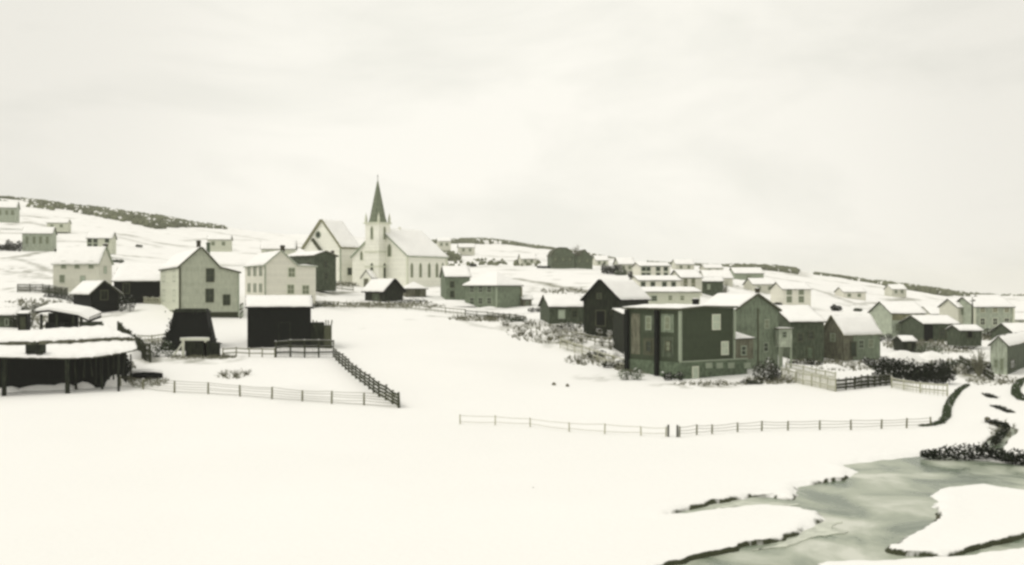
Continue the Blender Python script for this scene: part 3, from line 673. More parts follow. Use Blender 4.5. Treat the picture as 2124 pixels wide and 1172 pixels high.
# ---- sheds in front of the church
b = B('shed', 'small black gabled shed with snow roof in front of the spired church', 'shed', 757, 797, 836, 204, 42, 603, 626, 'black2')
b.gable('R', .5, vr=580, snow=.25, over=.5, t=.25, verge='black'); b.win('L', 780, 616, 14, 14, 'trimd', 'dkgreen2', kind='door')
b = B('shed', 'low brown shed with a hipped snowy roof, between the black shed and the green houses', 'shed', 830, 842, 884, 214, 15, 600, 618, 'brown', D=5)
b.hip(1.2, .5, snow=.06); b.win('R', 866, 608, 8, 12, 'trimd', 'trimd', kind='door')
# ---- dull green house A, green house B
b = B('wooden_house', 'plain dull green block house joined behind the left end of the windowed green house', 'house', 917, 924, 975, 212, 10, 574, 625, 'green', D=8)
b.gable('L', .5, rise=1.9, snow=.3, over=.25); b.win('R', 938, 590, 7, 11, 'trimd', 'glass'); b.win('R', 938, 610, 7, 11, 'trimd', 'glass')
b = B('wooden_house', 'green two-storey house with six dark windows and a hipped snow roof above the field', 'house', 964, 1030, 1081, 198, 48, 594, 657, 'green')
b.hip(2.3, .45, snow=.22)
for v in (600, 624):
    for u in (979, 997, 1015): b.win('L', u, v, 8, 12, 'trimg', 'glass')
b.boards([(b.W, 0, .1, b.H - .1)], 'olive', .25); b.boards([(0, 0, .1, b.H - .1)], 'trimg', .15)
b.block('foundation', -.05, -.05, -1.2, b.W, -.01, .45, 'trimd')
# ---- dark low shed, black barn
b = B('shed', 'low dark green shed behind the snowy bushes, left of the black barn', 'shed', 1128, 1140, 1212, 168, 10, 636, 668, 'dkgreen2', D=7)
b.gable('L', .5, rise=1.6, snow=.3, over=.3); b.win('R', 1165, 652, 12, 16, 'trimg', 'glassl', kind='door'); b.win('R', 1192, 651, 9, 12, 'trimd', 'glass')
b = B('barn', 'large black gabled barn with a bright snow roof slope on its right', 'barn', 1210, 1284, 1345, 150, 62, 622, 684, 'black2')
b.gable('L', .52, vr=582, snow=.22, over=.3, t=.25, verge='black'); b.win('L', 1246, 660, 18, 30, 'trimd', 'black', kind='door'); b.win('L', 1243, 614, 7, 9, 'trimd', 'glass')
mbx = B('shed', 'small dark lean-to shed between the black barn and the dark green house', 'shed', 1282, 1294, 1316, 138, 10, 652, 715, 'black2', D=5)
mbx.gable('L', .9, rise=.5, snow=.2); mbx.win('R', 1302, 680, 9, 30, 'trimd', 'black', kind='door')

# ---- big dark green house in the middle right
b = B('wooden_house', 'tall dark green house with pale corner boards, pale stone basement and nearly flat snowy roof', 'house', 1299, 1411, 1522, 120, 36, 643, 788, 'dkgreen')
_, zr = b.fR(1522, 641); W, D, H = b.W, b.D, b.H
b.body('R', [(0, H), (W * .4, H + .22), (W, H + .12)], over=.35, snow=.2, t=.2, verge='trimd')
_, zf = b.fR(1411, 752)
b.block('basement', -.09, -.09, -1.3, W + 2.0, -.01, zf, 'stone'); b.block('basement', -.09, -.005, -1.3, -.01, D, zf, 'stone')
b.block('sill_band', -.13, -.13, zf + .003, W + 2.02, -.012, zf + .14, 'trimg')
b.boards([(0, 0, zf + .15, H - .1), (W, 0, zf + .15, H - .02)], 'trimg', .22)
b.win('R', 1485, 668, 14, 28, 'trim', 'glassl'); b.win('R', 1503, 722, 12, 24, 'trim', 'glassl')
b.win('R', 1442, 774, 10, 24, 'trim', 'glassl', kind='door', off=-.1, name='door')
for u in (1470, 1492, 1516, 1550): b.win('R', u, 758, 10, 7, 'trimg', 'trimg', off=-.1, bars=False)
# left side: pale panels between dark recesses, posts
for (u0, u1, v0, v1, mm) in ((1310, 1328, 650, 735, 'brown'), (1335, 1360, 652, 690, 'dkgreen2'), (1372, 1398, 651, 690, 'green'), (1372, 1398, 698, 742, 'dkgreen2'), (1335, 1360, 700, 738, 'trimd')):
    y1, zt = b.fL(u0, v0); y0, _ = b.fL(u1, v0); _, zb = b.fL(u1, v1)
    b.block('wall_panel', -.06, y0, zb, -.012, y1, zt, mm)
for u in (1346, 1385): b.win('L', u, 670, 9, 24, 'trimg', 'glassm', off=-.06)
b.win('L', 1386, 718, 8, 18, 'trimd', 'glassm', off=-.06); b.win('L', 1346, 718, 9, 20, 'trimd', 'glass', off=-.06)
for u in (1304, 1366):
    y, _ = b.fL(u, 700); mb = MB(); mb.box(-.45, y - .22, -1.2, -.13, y + .22, H - .05); mb.build('corner_post', 'black', b.root)
# porch addition with snow shelf
x0, zt = b.fR(1522, 704); x1, _ = b.fR(1562, 704)
b.body('L', [(0, zt), (2.6, zt + .5)], x0=W + .13, y0=.0, W=x1 - x0 - .1, D=2.6, name='side_porch', matn='brown', rname='porch_roof', snow=.25, over=.18, low=zf)
b.win('R', 1542, 727, 8, 16, 'trimg', 'glass')
b.chimney(1443, 620, 636, 10, off=2.5, matn='black')

# ---- green gabled house right behind
b = B('wooden_house', 'grey-green gabled house standing against the right rear of the tall dark green house', 'house', 1450, 1524, 1614, 129, 30, 645, 765, 'green')
b.gable('R', .50, vr=612, snow=.25, over=.3, t=.22, verge='trimd')
b.win('R', 1590, 672, 8, 16, 'trimg', 'glassm'); b.win('R', 1588, 720, 8, 16, 'trimg', 'glass'); b.boards([(0, 0, .2, b.H - .1)], 'trimg', .2)
b.chimney(1571, 598, 614, 7, off=2)
mb = MB(); x, z = b.fR(1572, 640); mb.box(x - .1, -.05, 0, x + .1, -.01, z); mb.build('downpipe', 'trimd', b.root)
# ---- small pale bay on posts
b = B('shed', 'pale box-like outhouse with one dark window, raised on posts right of the green gabled house', 'shed', 1609, 1616, 1643, 131, 12, 683, 720, 'greenb', D=2.6)
mb = MB(); mb.box(0, 0, 0, b.W, b.D, b.H); mb.build('wall', 'greenb', b.root)
mb = MB(); mb.box(-.15, -.15, b.H + .003, b.W + .15, b.D + .15, b.H + .12); rf = mb.build('roof', 'trimd', b.root)
mb = MB(); snow_slab(mb, lambda s, l, h: (s, l, b.H + .12 + h), -.12, b.W + .12, -.12, b.D + .12, .12); mb.build('snow_cover', 'snow', rf, True)
b.win('R', 1627, 694, 7, 10, 'trimg', 'glass')
for x in (.1, b.W - .1):
    for y in (.1, b.D - .1): mb = MB(); mb.box(x - .09, y - .09, -2.6, x + .09, y + .09, -.003); mb.build('post', 'trimg', b.root)
# ---- dark house and its gabled neighbour
b = B('wooden_house', 'low dark green house under broad snow, between the raised outhouse and the spiky gable', 'house', 1622, 1640, 1709, 147, 12, 668, 750, 'dkgreen2', D=8)
b.gable('L', .62, rise=1.9, snow=.3, over=.3, t=.15); b.win('R', 1682, 695, 9, 14, 'trimd', 'glass'); b.win('R', 1660, 700, 9, 14, 'trimd', 'glass'); b.win('R', 1680, 732, 11, 22, 'trimd', 'stone', kind='door')
b = B('wooden_house', 'brownish house with sharp narrow left gable and wide white roof slope facing the field', 'house', 1704, 1750, 1826, 151, 33, 694, 750, 'brown')
b.gable('L', .52, vr=655, snow=.28, over=.25, t=.12, verge='olive')
b.block('front_tone_boarding', b.W * .25, -.06, .1, b.W - .1, -.01, b.H - .2, 'green')
b.win('R', 1786, 714, 9, 15, 'trimg', 'glass', off=-.06); b.win('R', 1770, 724, 9, 28, 'trimd', 'glass', kind='door', off=-.06); b.win('R', 1806, 712, 9, 15, 'trimg', 'glassm', off=-.06); b.win('L', 1728, 700, 8, 14, 'trimg', 'glassm')

# ---- the white houses climbing the hill in the centre
g = 'white houses stacked up the hill behind the black barn'
b = B('wooden_house', 'pale low house just above the flat roof of the dark green house', 'house', 1318, 1330, 1452, 186, 8, 606, 640, 'greyw', D=8, group=g)
b.gable('L', .5, rise=.7, snow=.3); b.win('R', 1357, 619, 9, 9, 'trimg', 'glass'); b.win('R', 1337, 616, 7, 10, 'trim', 'glassm'); b.win('R', 1390, 618, 8, 9, 'trim', 'glassm'); b.win('R', 1415, 618, 8, 9, 'trim', 'glassm')
b = B('wooden_house', 'long white house with a row of dark windows, middle tier of the stacked white houses', 'house', 1312, 1326, 1412, 226, 8, 582, 604, 'white', D=8, group=g)
b.gable('L', .5, rise=.9, snow=.3)
for u in (1334, 1354, 1378, 1397): b.win('R', u, 591, 8, 11, 'trimg', 'glass', bars=False)
b = B('wooden_house', 'white house with two tiers of dark windows, topmost of the stacked white houses', 'house', 1322, 1328, 1390, 262, 8, 552, 583, 'white', D=7, group=g)
b.gable('L', .5, rise=.8, snow=.35, over=.3)
for u in (1335, 1345, 1365, 1381):
    for v in (558, 570): b.win('R', u, v, 7.5, 7.5, 'trimg', 'glass', bars=False)
b = B('wooden_house', 'white narrow house with speckled small windows, right end of the stacked white houses', 'house', 1408, 1413, 1456, 232, 12, 576, 607, 'offw', D=7, group=g)
b.gable('L', .5, rise=1.5, snow=.3)
for u in (1422, 1438):
    for v in (583, 595): b.win('R', u, v, 5, 8, 'olive', 'glassm', bars=False)
b = B('shed', 'pale grey shed low under the right ridge, above the green gable', 'shed', 1517, 1524, 1584, 350, 6, 567, 586, 'trimg', D=7)
b.gable('L', .5, rise=1.7, snow=.35); b.win('R', 1553, 578, 9, 12, 'trimg', 'glassm', kind='door')
b = B('shed', 'white roofed cottage left of the pale grey shed under the right ridge', 'shed', 1452, 1462, 1520, 300, 6, 577, 590, 'offw', D=7)
b.gable('L', .5, rise=2.0, snow=.4); b.win('R', 1490, 584, 5, 6, 'trimg', 'glassm', bars=False)
b = B('wooden_house', 'white four-window house standing alone on the slope, right of the sharp green gable', 'house', 1616, 1624, 1682, 258, 10, 600, 638, 'white', D=7)
b.gable('L', .5, rise=1.5, snow=.3)
for u in (1637, 1662):
    for v in (605, 621): b.win('R', u, v, 9, 11, 'trimg', 'glassm')
b = B('shed', 'dark boarded shed with leaning posts right of the stacked white houses', 'shed', 1452, 1458, 1500, 245, 8, 583, 606, 'dkgreen2', D=4)
b.gable('L', .3, rise=.8, snow=.08); b.win('R', 1470, 595, 7, 12, 'trimd', 'trimg', kind='door')

# ---- right-hand cluster
b = B('wooden_house', 'pale house with an olive upper band, on the right behind the dark hedge', 'house', 1838, 1850, 1919, 198, 10, 650, 698, 'greenb', D=8)
b.gable('L', .5, rise=1.9, snow=.3); x1, z1 = b.fR(1918, 664)
b.block('upper_band', .05, -.06, z1, b.W - .05, -.01, b.H - .08, 'olive')
for u in (1862, 1884, 1906): b.win('R', u, 679, 8, 13, 'trimg', 'glassm')
b = B('barn', 'dark green barn sunk beside the pale house with the olive band', 'barn', 1908, 1916, 1988, 190, 8, 672, 722, 'dkgreen2', D=8)
b.gable('L', .5, rise=1.2, snow=.3)
b.block('dark_end', .02, -.08, -.8, 1.6, -.01, b.H - .1, 'black'); b.win('R', 1955, 690, 10, 14, 'trimd', 'glass'); b.win('R', 1970, 705, 12, 24, 'trimd', 'black', kind='door')
b = B('wooden_house', 'white two-storey house with six windows at the far right behind the tall post', 'house', 2014, 2022, 2102, 210, 8, 637, 683, 'greenb', D=8)
b.gable('L', .5, rise=1.7, snow=.35)
for u in (2038, 2064, 2088):
    for v, h in ((643, 9), (667, 13)): b.win('R', u, v, 9, h, 'trim', 'glass' if v > 650 else 'olive')
b.boards([(0, 0, .1, b.H), (b.W, 0, .1, b.H)], 'trim', .3); b.chimney(2020, 622, 640, 4, off=2)
b = B('wooden_house', 'low pale wing with dark doorway left of the six-window white house', 'house', 1982, 1988, 2014, 214, 8, 638, 668, 'offw', D=7)
b.gable('L', .5, rise=1.5, snow=.35); b.win('R', 1998, 647, 7, 9, 'trimg', 'glassm')
b = B('shed', 'tiny shed with thick snow cap below the six-window white house', 'shed', 1984, 1992, 2036, 178, 8, 686, 702, 'dkgreen2', D=4)
b.gable('L', .5, rise=.7, snow=.4, over=.3); b.win('R', 2012, 694, 9, 12, 'trimd', 'black', kind='door')
b = B('wooden_house', 'pale grey-green house with shadowed right side at the right edge of the photo', 'house', 2054, 2089, 2150, 142, 58, 716, 783, 'greenb')
b.gable('L', .5, rise=1.0, snow=.3, over=.3)
b.win('L', 2066, 754, 5, 14, 'trimg', 'glassm'); b.win('L', 2078, 756, 5, 22, 'trimg', 'glassm', kind='door')
b.block('shade_tone_boarding', .1, -.06, .1, b.W, -.01, b.H - .15, 'dkgreen2')  # shade of the right side painted as a darker board colour
b.win('R', 2100, 755, 8, 16, 'trimd', 'glass', off=-.06)
b = B('shed', 'long low white-roofed shed far right beyond the six-window house', 'shed', 2098, 2104, 2160, 228, 6, 664, 680, 'offw', D=7)
b.gable('L', .5, rise=1.0, snow=.4); b.win('R', 2118, 672, 7, 9, 'trimg', 'glassm', bars=False)
for (ua, uc, ub, d, ve, vb, lab) in ((904, 908, 935, 560, 500, 514, 'tiny white house right behind the spired church nave'), (948, 952, 985, 520, 513, 524, 'tiny white cottage below the distant grey hill'), (1078, 1081, 1112, 380, 537, 547, 'small white cottage left of the large rounded trees'),
      (1232, 1236, 1262, 420, 540, 550, 'small pale cottage right of the large rounded trees'), (1398, 1402, 1440, 420, 548, 560, 'small white house high above the stacked white houses'), (1846, 1850, 1880, 420, 600, 610, 'tiny white house under the dark right ridge'), (1280, 1284, 1316, 300, 548, 562, 'snowy cottage left of the topmost stacked house'),
      (2030, 2034, 2080, 420, 622, 630, 'tiny snow-roofed house on the far right skyline')):
    b = B('wooden_house', lab, 'house', ua, uc, ub, d, 8, ve, vb, 'offw', D=6)
    b.gable('L', .5, rise=1.7, snow=.35); k = (ub - uc)
    for q in (.28, .7): b.win('R', uc + k * q, (ve + vb) / 2, 4.5, 5.5, 'trimg', 'glassm', bars=False)

for (ua, uc, ub, d, ve, vb, lab, mt_, dp, cat) in ((1558, 1562, 1612, 300, 590, 604, 'low snow-covered cottage between the pale grey shed and the four-window white house', 'offw', 7, 'house'),
      (1926, 1932, 1984, 250, 652, 668, 'pale cottage behind the sunken dark green barn', 'offw', 7, 'house'), (2096, 2104, 2180, 168, 692, 730, 'dull green low building cut by the right edge above the pale grey-green house', 'dkgreen2', 6, 'house'),
      (-14, -6, 34, 150, 654, 680, 'small dull green shed cut by the left edge above the open-fronted shed', 'dkgreen2', 4, 'shed'), (1078, 1084, 1103, 202, 621, 636, 'tiny dark shed at the right side of the green house with six windows', 'brown', 3, 'shed'),
      (424, 430, 478, 330, 497, 512, 'faint snow-roofed cottage showing behind the ridge of the grey clapboard house', 'greyw', 6, 'house'), (1744, 1750, 1796, 330, 606, 618, 'small white cottage on the open right slope', 'white', 6, 'house'),
      (1458, 1462, 1500, 420, 556, 564, 'tiny white cottage on the skyline left of the pale grey shed', 'offw', 6, 'house'), (92, 97, 140, 420, 462, 474, 'tiny pale cottage high on the left slope', 'greyw', 6, 'house'),
      (1868, 1873, 1900, 172, 708, 726, 'little dark hut between the brown house and the sunken dark green barn', 'black2', 3, 'hut')):
    b = B('wooden_house' if cat == 'house' else cat, lab, cat, ua, uc, ub, d, 9, ve, vb, mt_, D=dp)
    b.gable('L', .5, rise=.22 * dp, snow=.3, over=.25); k = (ub - uc)
    for q in ((.25, .7) if cat == 'house' else (.5,)): b.win('R', uc + k * q, (ve + vb) / 2 + (vb - ve) * .05, k * .12, (vb - ve) * .42, 'trimg' if mt_ != 'black2' else 'trimd', 'glassm' if cat == 'house' else 'glass', bars=False)
# ---- black shed by the rail fence
b = B('shed', 'big square black shed with low snowy roof beside the rail fence', 'shed', 490, 513, 645, 130, 12, 638, 714, 'black', D=5.6)
b.gable('L', .5, vr=616, snow=.28, over=.25, t=.18, verge='black'); b.win('L', 502, 636, 5, 7, 'trimd', 'glassl', bars=False); b.win('L', 502, 652, 5, 6, 'trimd', 'glassl', bars=False)
b.win('R', 590, 690, 22, 40, 'black2', 'black', kind='door', ring=.08)
b.block('annexe', b.W + .003, .3, -1.5, b.W + 1.5, 3.4, 2.35, 'black2')
b.block('annexe', b.W + 1.503, .1, -1.6, b.W + 2.35, 3.0, 2.0, 'trimd')
mb = MB()
for i in range(9): mb.bar((b.W + .1 + i * .27, rnd.uniform(.1, .5), 1.9), (b.W + .1 + i * .27 + rnd.uniform(-.2, .2), 1.0, rnd.uniform(2.2, 2.65)), .12)
mb.build('stacked_poles', 'woodd', b.root)
# ---- tapering black hut
base = P(398, 737, 131); r = root('hut', base, .1, 'tapering black hut with cut-off top, in front of the grey clapboard house', 'hut')
k = 131 / F; mb = MB()
def tap(w0, w1, z0, z1, d0, d1): return [(-w0, -d0, z0), (w0, -d0, z0), (w0, d0, z0), (-w0, d0, z0), (-w1, -d1, z1), (w1, -d1, z1), (w1, d1, z1), (-w1, d1, z1)]
bf = [(3, 2, 1, 0), (4, 5, 6, 7), (0, 1, 5, 4), (1, 2, 6, 5), (2, 3, 7, 6), (3, 0, 4, 7)]
mb.add(tap(52 * k, 33 * k, -.5, 90 * k, 2.2, 1.3), bf); mb.build('wall', 'black', r)
mb = MB(); mb.add(tap(35 * k, 30 * k, 90 * k + .003, 97 * k, 1.4, 1.0), bf); rf = mb.build('roof', 'black2', r)
mb = MB(); mb.box(-.5, -2.16, 0, .5, -1.95, 1.9); mb.build('door', 'black2', r)
mb = MB(); tb = MB()
def leaves0(c, rx, ry, rz, n):
    for _ in range(n):
        p = Vector((c[0] + rnd.gauss(0, .5) * rx, c[1] + rnd.gauss(0, .5) * ry, c[2] + rnd.gauss(0, .5) * rz)); a = Vector((rnd.gauss(0, 1), rnd.gauss(0, 1), rnd.gauss(0, 1))).normalized() * .12; q = a.orthogonal() * .6
        mb.add([p - a, p + q, p + a, p - q], [(0, 1, 2, 3)])
for c, rx, rz, n in (((-2.7, -1.2, .7), .6, .9, 500), ((-2.3, -1.3, 2.0), .5, .9, 400), ((-1.9, -1.2, 3.4), .4, .7, 260), ((2.5, -1.3, .8), .5, .9, 350), ((2.1, -1.2, 2.2), .3, .8, 220), ((0, -1.0, 5.0), 1.6, .25, 260), ((0, -2.2, .5), 2.2, .5, 400)): leaves0(c, rx, .5, rz, n)
mb.build('creeper', 'black2', r)

# ------------------------------------------------------------------ fences
def fence(name, label, pts, h, spacing=None, rails=(.5, .92), wire=False, boards_=False, pickets=False, matn='wood', pw=.12, rw=.07, rh=.12, group=None, cat='fence', snow=True, posts=None, lean=.04, ground=True):
    """pts: photograph positions of the foot of the fence, or world points"""
    W3 = [Vector(p) if len(p) == 3 else hit(*p) for p in pts]
    r = root(name, W3[0], 0, label, cat, group); o = W3[0]
    # resample
    seg = [0]
    for a, b_ in zip(W3, W3[1:]): seg.append(seg[-1] + (b_ - a).to_2d().length)
    def at(t):
        for i in range(len(W3) - 1):
            if t <= seg[i + 1] + 1e-6:
                q = (t - seg[i]) / max(1e-6, seg[i + 1] - seg[i]); p = W3[i].lerp(W3[i + 1], q)
                if ground: p.z = gz(p.x, p.y)
                return p
        return W3[-1].copy()
    if posts: ts = [seg[i] for i in range(len(W3))]
    else:
        n = max(1, round(seg[-1] / spacing)); ts = [seg[-1] * i / n for i in range(n + 1)]
    tops = []
    for t in ts:
        p = at(t) - o; hh = h * rnd.uniform(.94, 1.1); q = p + Vector((rnd.uniform(-lean, lean), rnd.uniform(-lean, lean), hh))
        mb = MB(); mb.bar(p + Vector((0, 0, -.4)), q, pw, w2=pw * .85)
        if snow: mb.box(q.x - pw * .5, q.y - pw * .5, q.z + .002, q.x + pw * .5, q.y + pw * .5, q.z + .05, 1)
        mb.build('post', [matn, 'snow'], r); tops.append((p, q))
    for k, rr in enumerate(rails):
        for (p0, q0), (p1, q1) in zip(tops, tops[1:]):
            a = p0.lerp(q0, rr) + Vector((0, 0, rnd.uniform(-.04, .04))); c = p1.lerp(q1, rr) + Vector((0, 0, rnd.uniform(-.04, .04)))
            mb = MB()
            if wire:
                m = a.lerp(c, .5) - Vector((0, 0, .03)); mb.tube([a, m, c], [rw / 2] * 3, 4)
                mb.build('wire', matn, r)
            else:
                mb.bar(a, c, rw * .6, rh); mb.bar(a + Vector((0, 0, rh / 2 + .012)), c + Vector((0, 0, rh / 2 + .012)), rw * .5, .02, 1) if snow else None
                mb.build('rail', [matn, 'snow'], r)
    if pickets:
        mb = MB(); t = .12
        while t < seg[-1]:
            p = at(t) - o; hh = h * rnd.uniform(.8, 1.02)
            mb.bar(p + Vector((0, -.04, -.1)), p + Vector((rnd.uniform(-.03, .03), -.04, hh)), .09, .025); t += pickets * rnd.uniform(.85, 1.2)
        for i in range(len(ts) - 1):
            a, c = at(ts[i]) - o, at(ts[i + 1]) - o; mb.bar(a + Vector((0, -.01, h * .2)), c + Vector((0, -.01, h * .2)), .03, .06)
        mb.build('picket_panel', matn, r)
    return r

fence('garden_fence', 'long low post and wire fence across the snow in front of the black shed garden', [(250, 802), (297, 808), (362, 815), (432, 818), (498, 823), (564, 828), (627, 833), (688, 838), (755, 841), (826, 847)], 1.0, rails=(.12, .33, .54, .75, .95), wire=True, rw=.04, pw=.15, posts=True, matn='wood')
# board fence coming down from the black shed
W_ = [(692, 742), (718, 768), (742, 789), (762, 804), (780, 819), (804, 833), (828, 847)]
r = fence('board_fence', 'dark close-boarded fence running down the snowfield from the black shed to the wire fence', W_, 1.25, spacing=2.2, rails=(.18, .4, .62, .84), matn='woodd', pw=.2, rh=.2, rw=.1, lean=.06)
fence('garden_fence', 'short dark fence between the tapering black hut yard and the open shed roof', [(245, 700), (262, 716), (280, 732), (300, 748), (312, 752)], 1.9, spacing=1.4, rails=(.3, .6, .9), matn='woodd', pw=.2, rh=.3, pickets=.18)
fence('rail_fence', 'dark rail fence in front of the black shed', [(572, 741), (600, 741), (640, 742), (692, 742)], 1.75, spacing=1.7, rails=(.3, .62, .95), matn='woodd', pw=.16, rh=.16, pickets=.16)
fence('rail_fence', 'low pale rail fence with sagging rails left of the dark rail fence', [(462, 742), (500, 740), (535, 741), (570, 742)], 1.0, spacing=1.6, rails=(.4, .85), matn='wood', pw=.12)
fence('garden_fence', 'faint low wooden fence between the open shed and the grey house garden', [(286, 712), (312, 711), (345, 708)], .9, spacing=1.6, rails=(.4, .85), matn='woodp', pickets=.35)
# white gate frame
p0, p1, p2 = hit(380, 741), hit(426, 740), hit(358, 741); r = root('gate', p0, 0, 'white wooden gate frame with slanting brace in front of the tapering black hut', 'gate')
hg = 34 / F * p0.y
for p in (p0, p1):
    mb = MB(); q = p - p0; mb.box(q.x - .13, q.y - .1, -.4, q.x + .13, q.y + .1, hg); mb.build('post', 'woodw', r)
mb = MB(); mb.box(-.3, -.14, hg + .003, (p1 - p0).x + .5, .12, hg + .3); cb = mb.build('crossbar', 'woodw', r)
mb = MB(); snow_slab(mb, lambda s, l, h: (s, l, hg + .3 + h), -.3, (p1 - p0).x + .5, -.14, .12, .1, .02); mb.build('snow_cap', 'snow', cb)
mb = MB(); mb.bar((p2 - p0) + Vector((0, 0, 0)), Vector((-.1, 0, hg - .3)), .16); mb.build('brace', 'woodw', r)
mb = MB(); mb.box(.2, .15, -.2, (p1 - p0).x + 1.6, .3, hg - .2); mb.build('boarded_gate', 'black2', r)
# right-hand field fence, two stretches with a gap
fence('field_fence', 'thin pale wire fence crossing the lower snowfield, left of the gap', [(955, 880), (1027, 882), (1100, 886), (1181, 896), (1254, 901), (1330, 904), (1381, 906)], .66, rails=(.3, .9), wire=True, rw=.035, pw=.10, posts=True, matn='woodp')
fence('field_fence', 'thin wire fence crossing the lower snowfield, right of the gap towards the ditch', [(1409, 907), (1445, 903), (1477, 901), (1530, 897), (1580, 894), (1634, 893), (1700, 892), (1765, 892), (1828, 890), (1880, 888), (1930, 884)], .66, rails=(.3, .6, .9), wire=True, rw=.035, pw=.11, posts=True, matn='wood')
for u, v in ((1381, 906), (1409, 907)):
    p = hit(u, v); mb = MB(); mb.bar((0, 0, -.4), (.01, 0, .8), .12); mb.box(-.05, -.06, .803, .07, .06, .87, 1); o = mb.build('gate_post', ['woodd', 'snow']); o.location = p + Vector((.15 if u < 1400 else -.15, -.1, 0))
    tag(o, 'dark gate post on the %s side of the gap in the thin field fence' % ('left' if u < 1400 else 'right'), 'post', 'gate posts')
fence('picket_fence', 'pale snow-dusted picket fence running from the dark green house to the boarded fence corner', [(1622, 785), (1660, 797), (1700, 805), (1733, 813)], 1.25, spacing=1.9, rails=(.35, .85), matn='woodp', pickets=.2)
fence('picket_fence', 'thin pale upper fence in the yard behind the corner picket fence', [(1630, 768), (1680, 778), (1733, 790)], .9, spacing=2.2, rails=(.35, .85), matn='woodp', pickets=.3)
fence('board_fence', 'dark weathered board fence from the picket corner towards the dark hedge', [(1734, 812), (1770, 808), (1810, 803), (1850, 799)], 1.25, spacing=1.6, rails=(.25, .5, .8), matn='woodd', pickets=.17, rh=.2)
fence('picket_fence', 'faint long picket fence half buried in snow below the dark hedge', [(1850, 805), (1890, 813), (1930, 818), (1965, 822)], 1.1, spacing=2.6, rails=(.4, .85), matn='woodp', pickets=.42)
fence('field_fence', 'low weathered fence along the top of the snowfield below the church sheds', [(655, 637), (700, 638), (760, 640), (830, 642), (890, 647), (965, 655)], 1.05, spacing=3.4, rails=(.35, .85), matn='wood', pickets=.6)
fence('field_fence', 'short dark fence at the foot of the green house with six windows', [(965, 655), (1010, 659), (1050, 664), (1085, 668)], 1.0, spacing=2.4, rails=(.4, .85), matn='woodd', pickets=.3)
fence('picket_fence', 'snow-covered pale fence slanting down to the left side of the dark green house', [(1162, 722), (1200, 735), (1240, 750), (1280, 765), (1300, 768)], 1.3, spacing=2.1, rails=(.4, .85), matn='woodp', pickets=.45)
fence('rail_fence', 'pale rail fence behind the snowy bushes beside the dark green house', [(1165, 703), (1210, 712), (1255, 720), (1300, 724)], 1.2, spacing=2.3, rails=(.45, .9), matn='wood')
fence('board_fence', 'pale board fence under the long black barn', [(243, 626), (290, 628), (332, 632)], 1.1, spacing=2.4, rails=(.3, .8), matn='woodp', pickets=.14)
fence('board_fence', 'dark fence below the white house with the tall chimney', [(36, 606), (90, 608), (140, 616)], 1.5, spacing=2.6, rails=(.3, .6, .9), matn='woodd', pickets=.17)
fence('board_fence', 'dark garden fence below the chapel and the white two-storey house', [(658, 596), (700, 600), (733, 604)], .9, spacing=2.6, rails=(.3, .8), matn='wood', pickets=.3)
fence('field_fence', 'dark fence under the six-window white house at the right', [(1990, 697), (2040, 697), (2090, 694), (2140, 692)], 1.3, spacing=3, rails=(.3, .8), matn='woodd', pickets=.3)
fence('field_fence', 'fence line running down the yard left of the pale grey-green house on the right edge', [(1990, 752), (2015, 765), (2040, 778), (2060, 790)], 1.0, spacing=2.0, rails=(.4, .85), matn='woodd', pickets=.4)
# tall poles on the right
for (u, vt, vb, d, w, lab) in ((2017, 616, 668, 205, .35, 'tall thin dark post at the left corner of the six-window white house'), ):
    p = P(u, vb, d); mb = MB(); hp = (vb - vt) / F * d; mb.tube([(0, 0, -.6), (0, 0, hp * .5), (0, 0, hp)], [w / 2, w * .45, w * .16], 7); mb.bar((-.5, 0, hp - .7), (.5, 0, hp - .7), .1)
    o = mb.build('utility_pole', 'woodd'); o.location = p; tag(o, lab, 'pole')

# ------------------------------------------------------------------ open-fronted shed lower left
base = P(100, 812, 105); zb = base.z
r = root('open_shed', base, 0, 'long low open-fronted shed with deep snow roof and dark posts, lower left edge', 'shed')
def wl(u, v, d): return P(u, v, d) - base
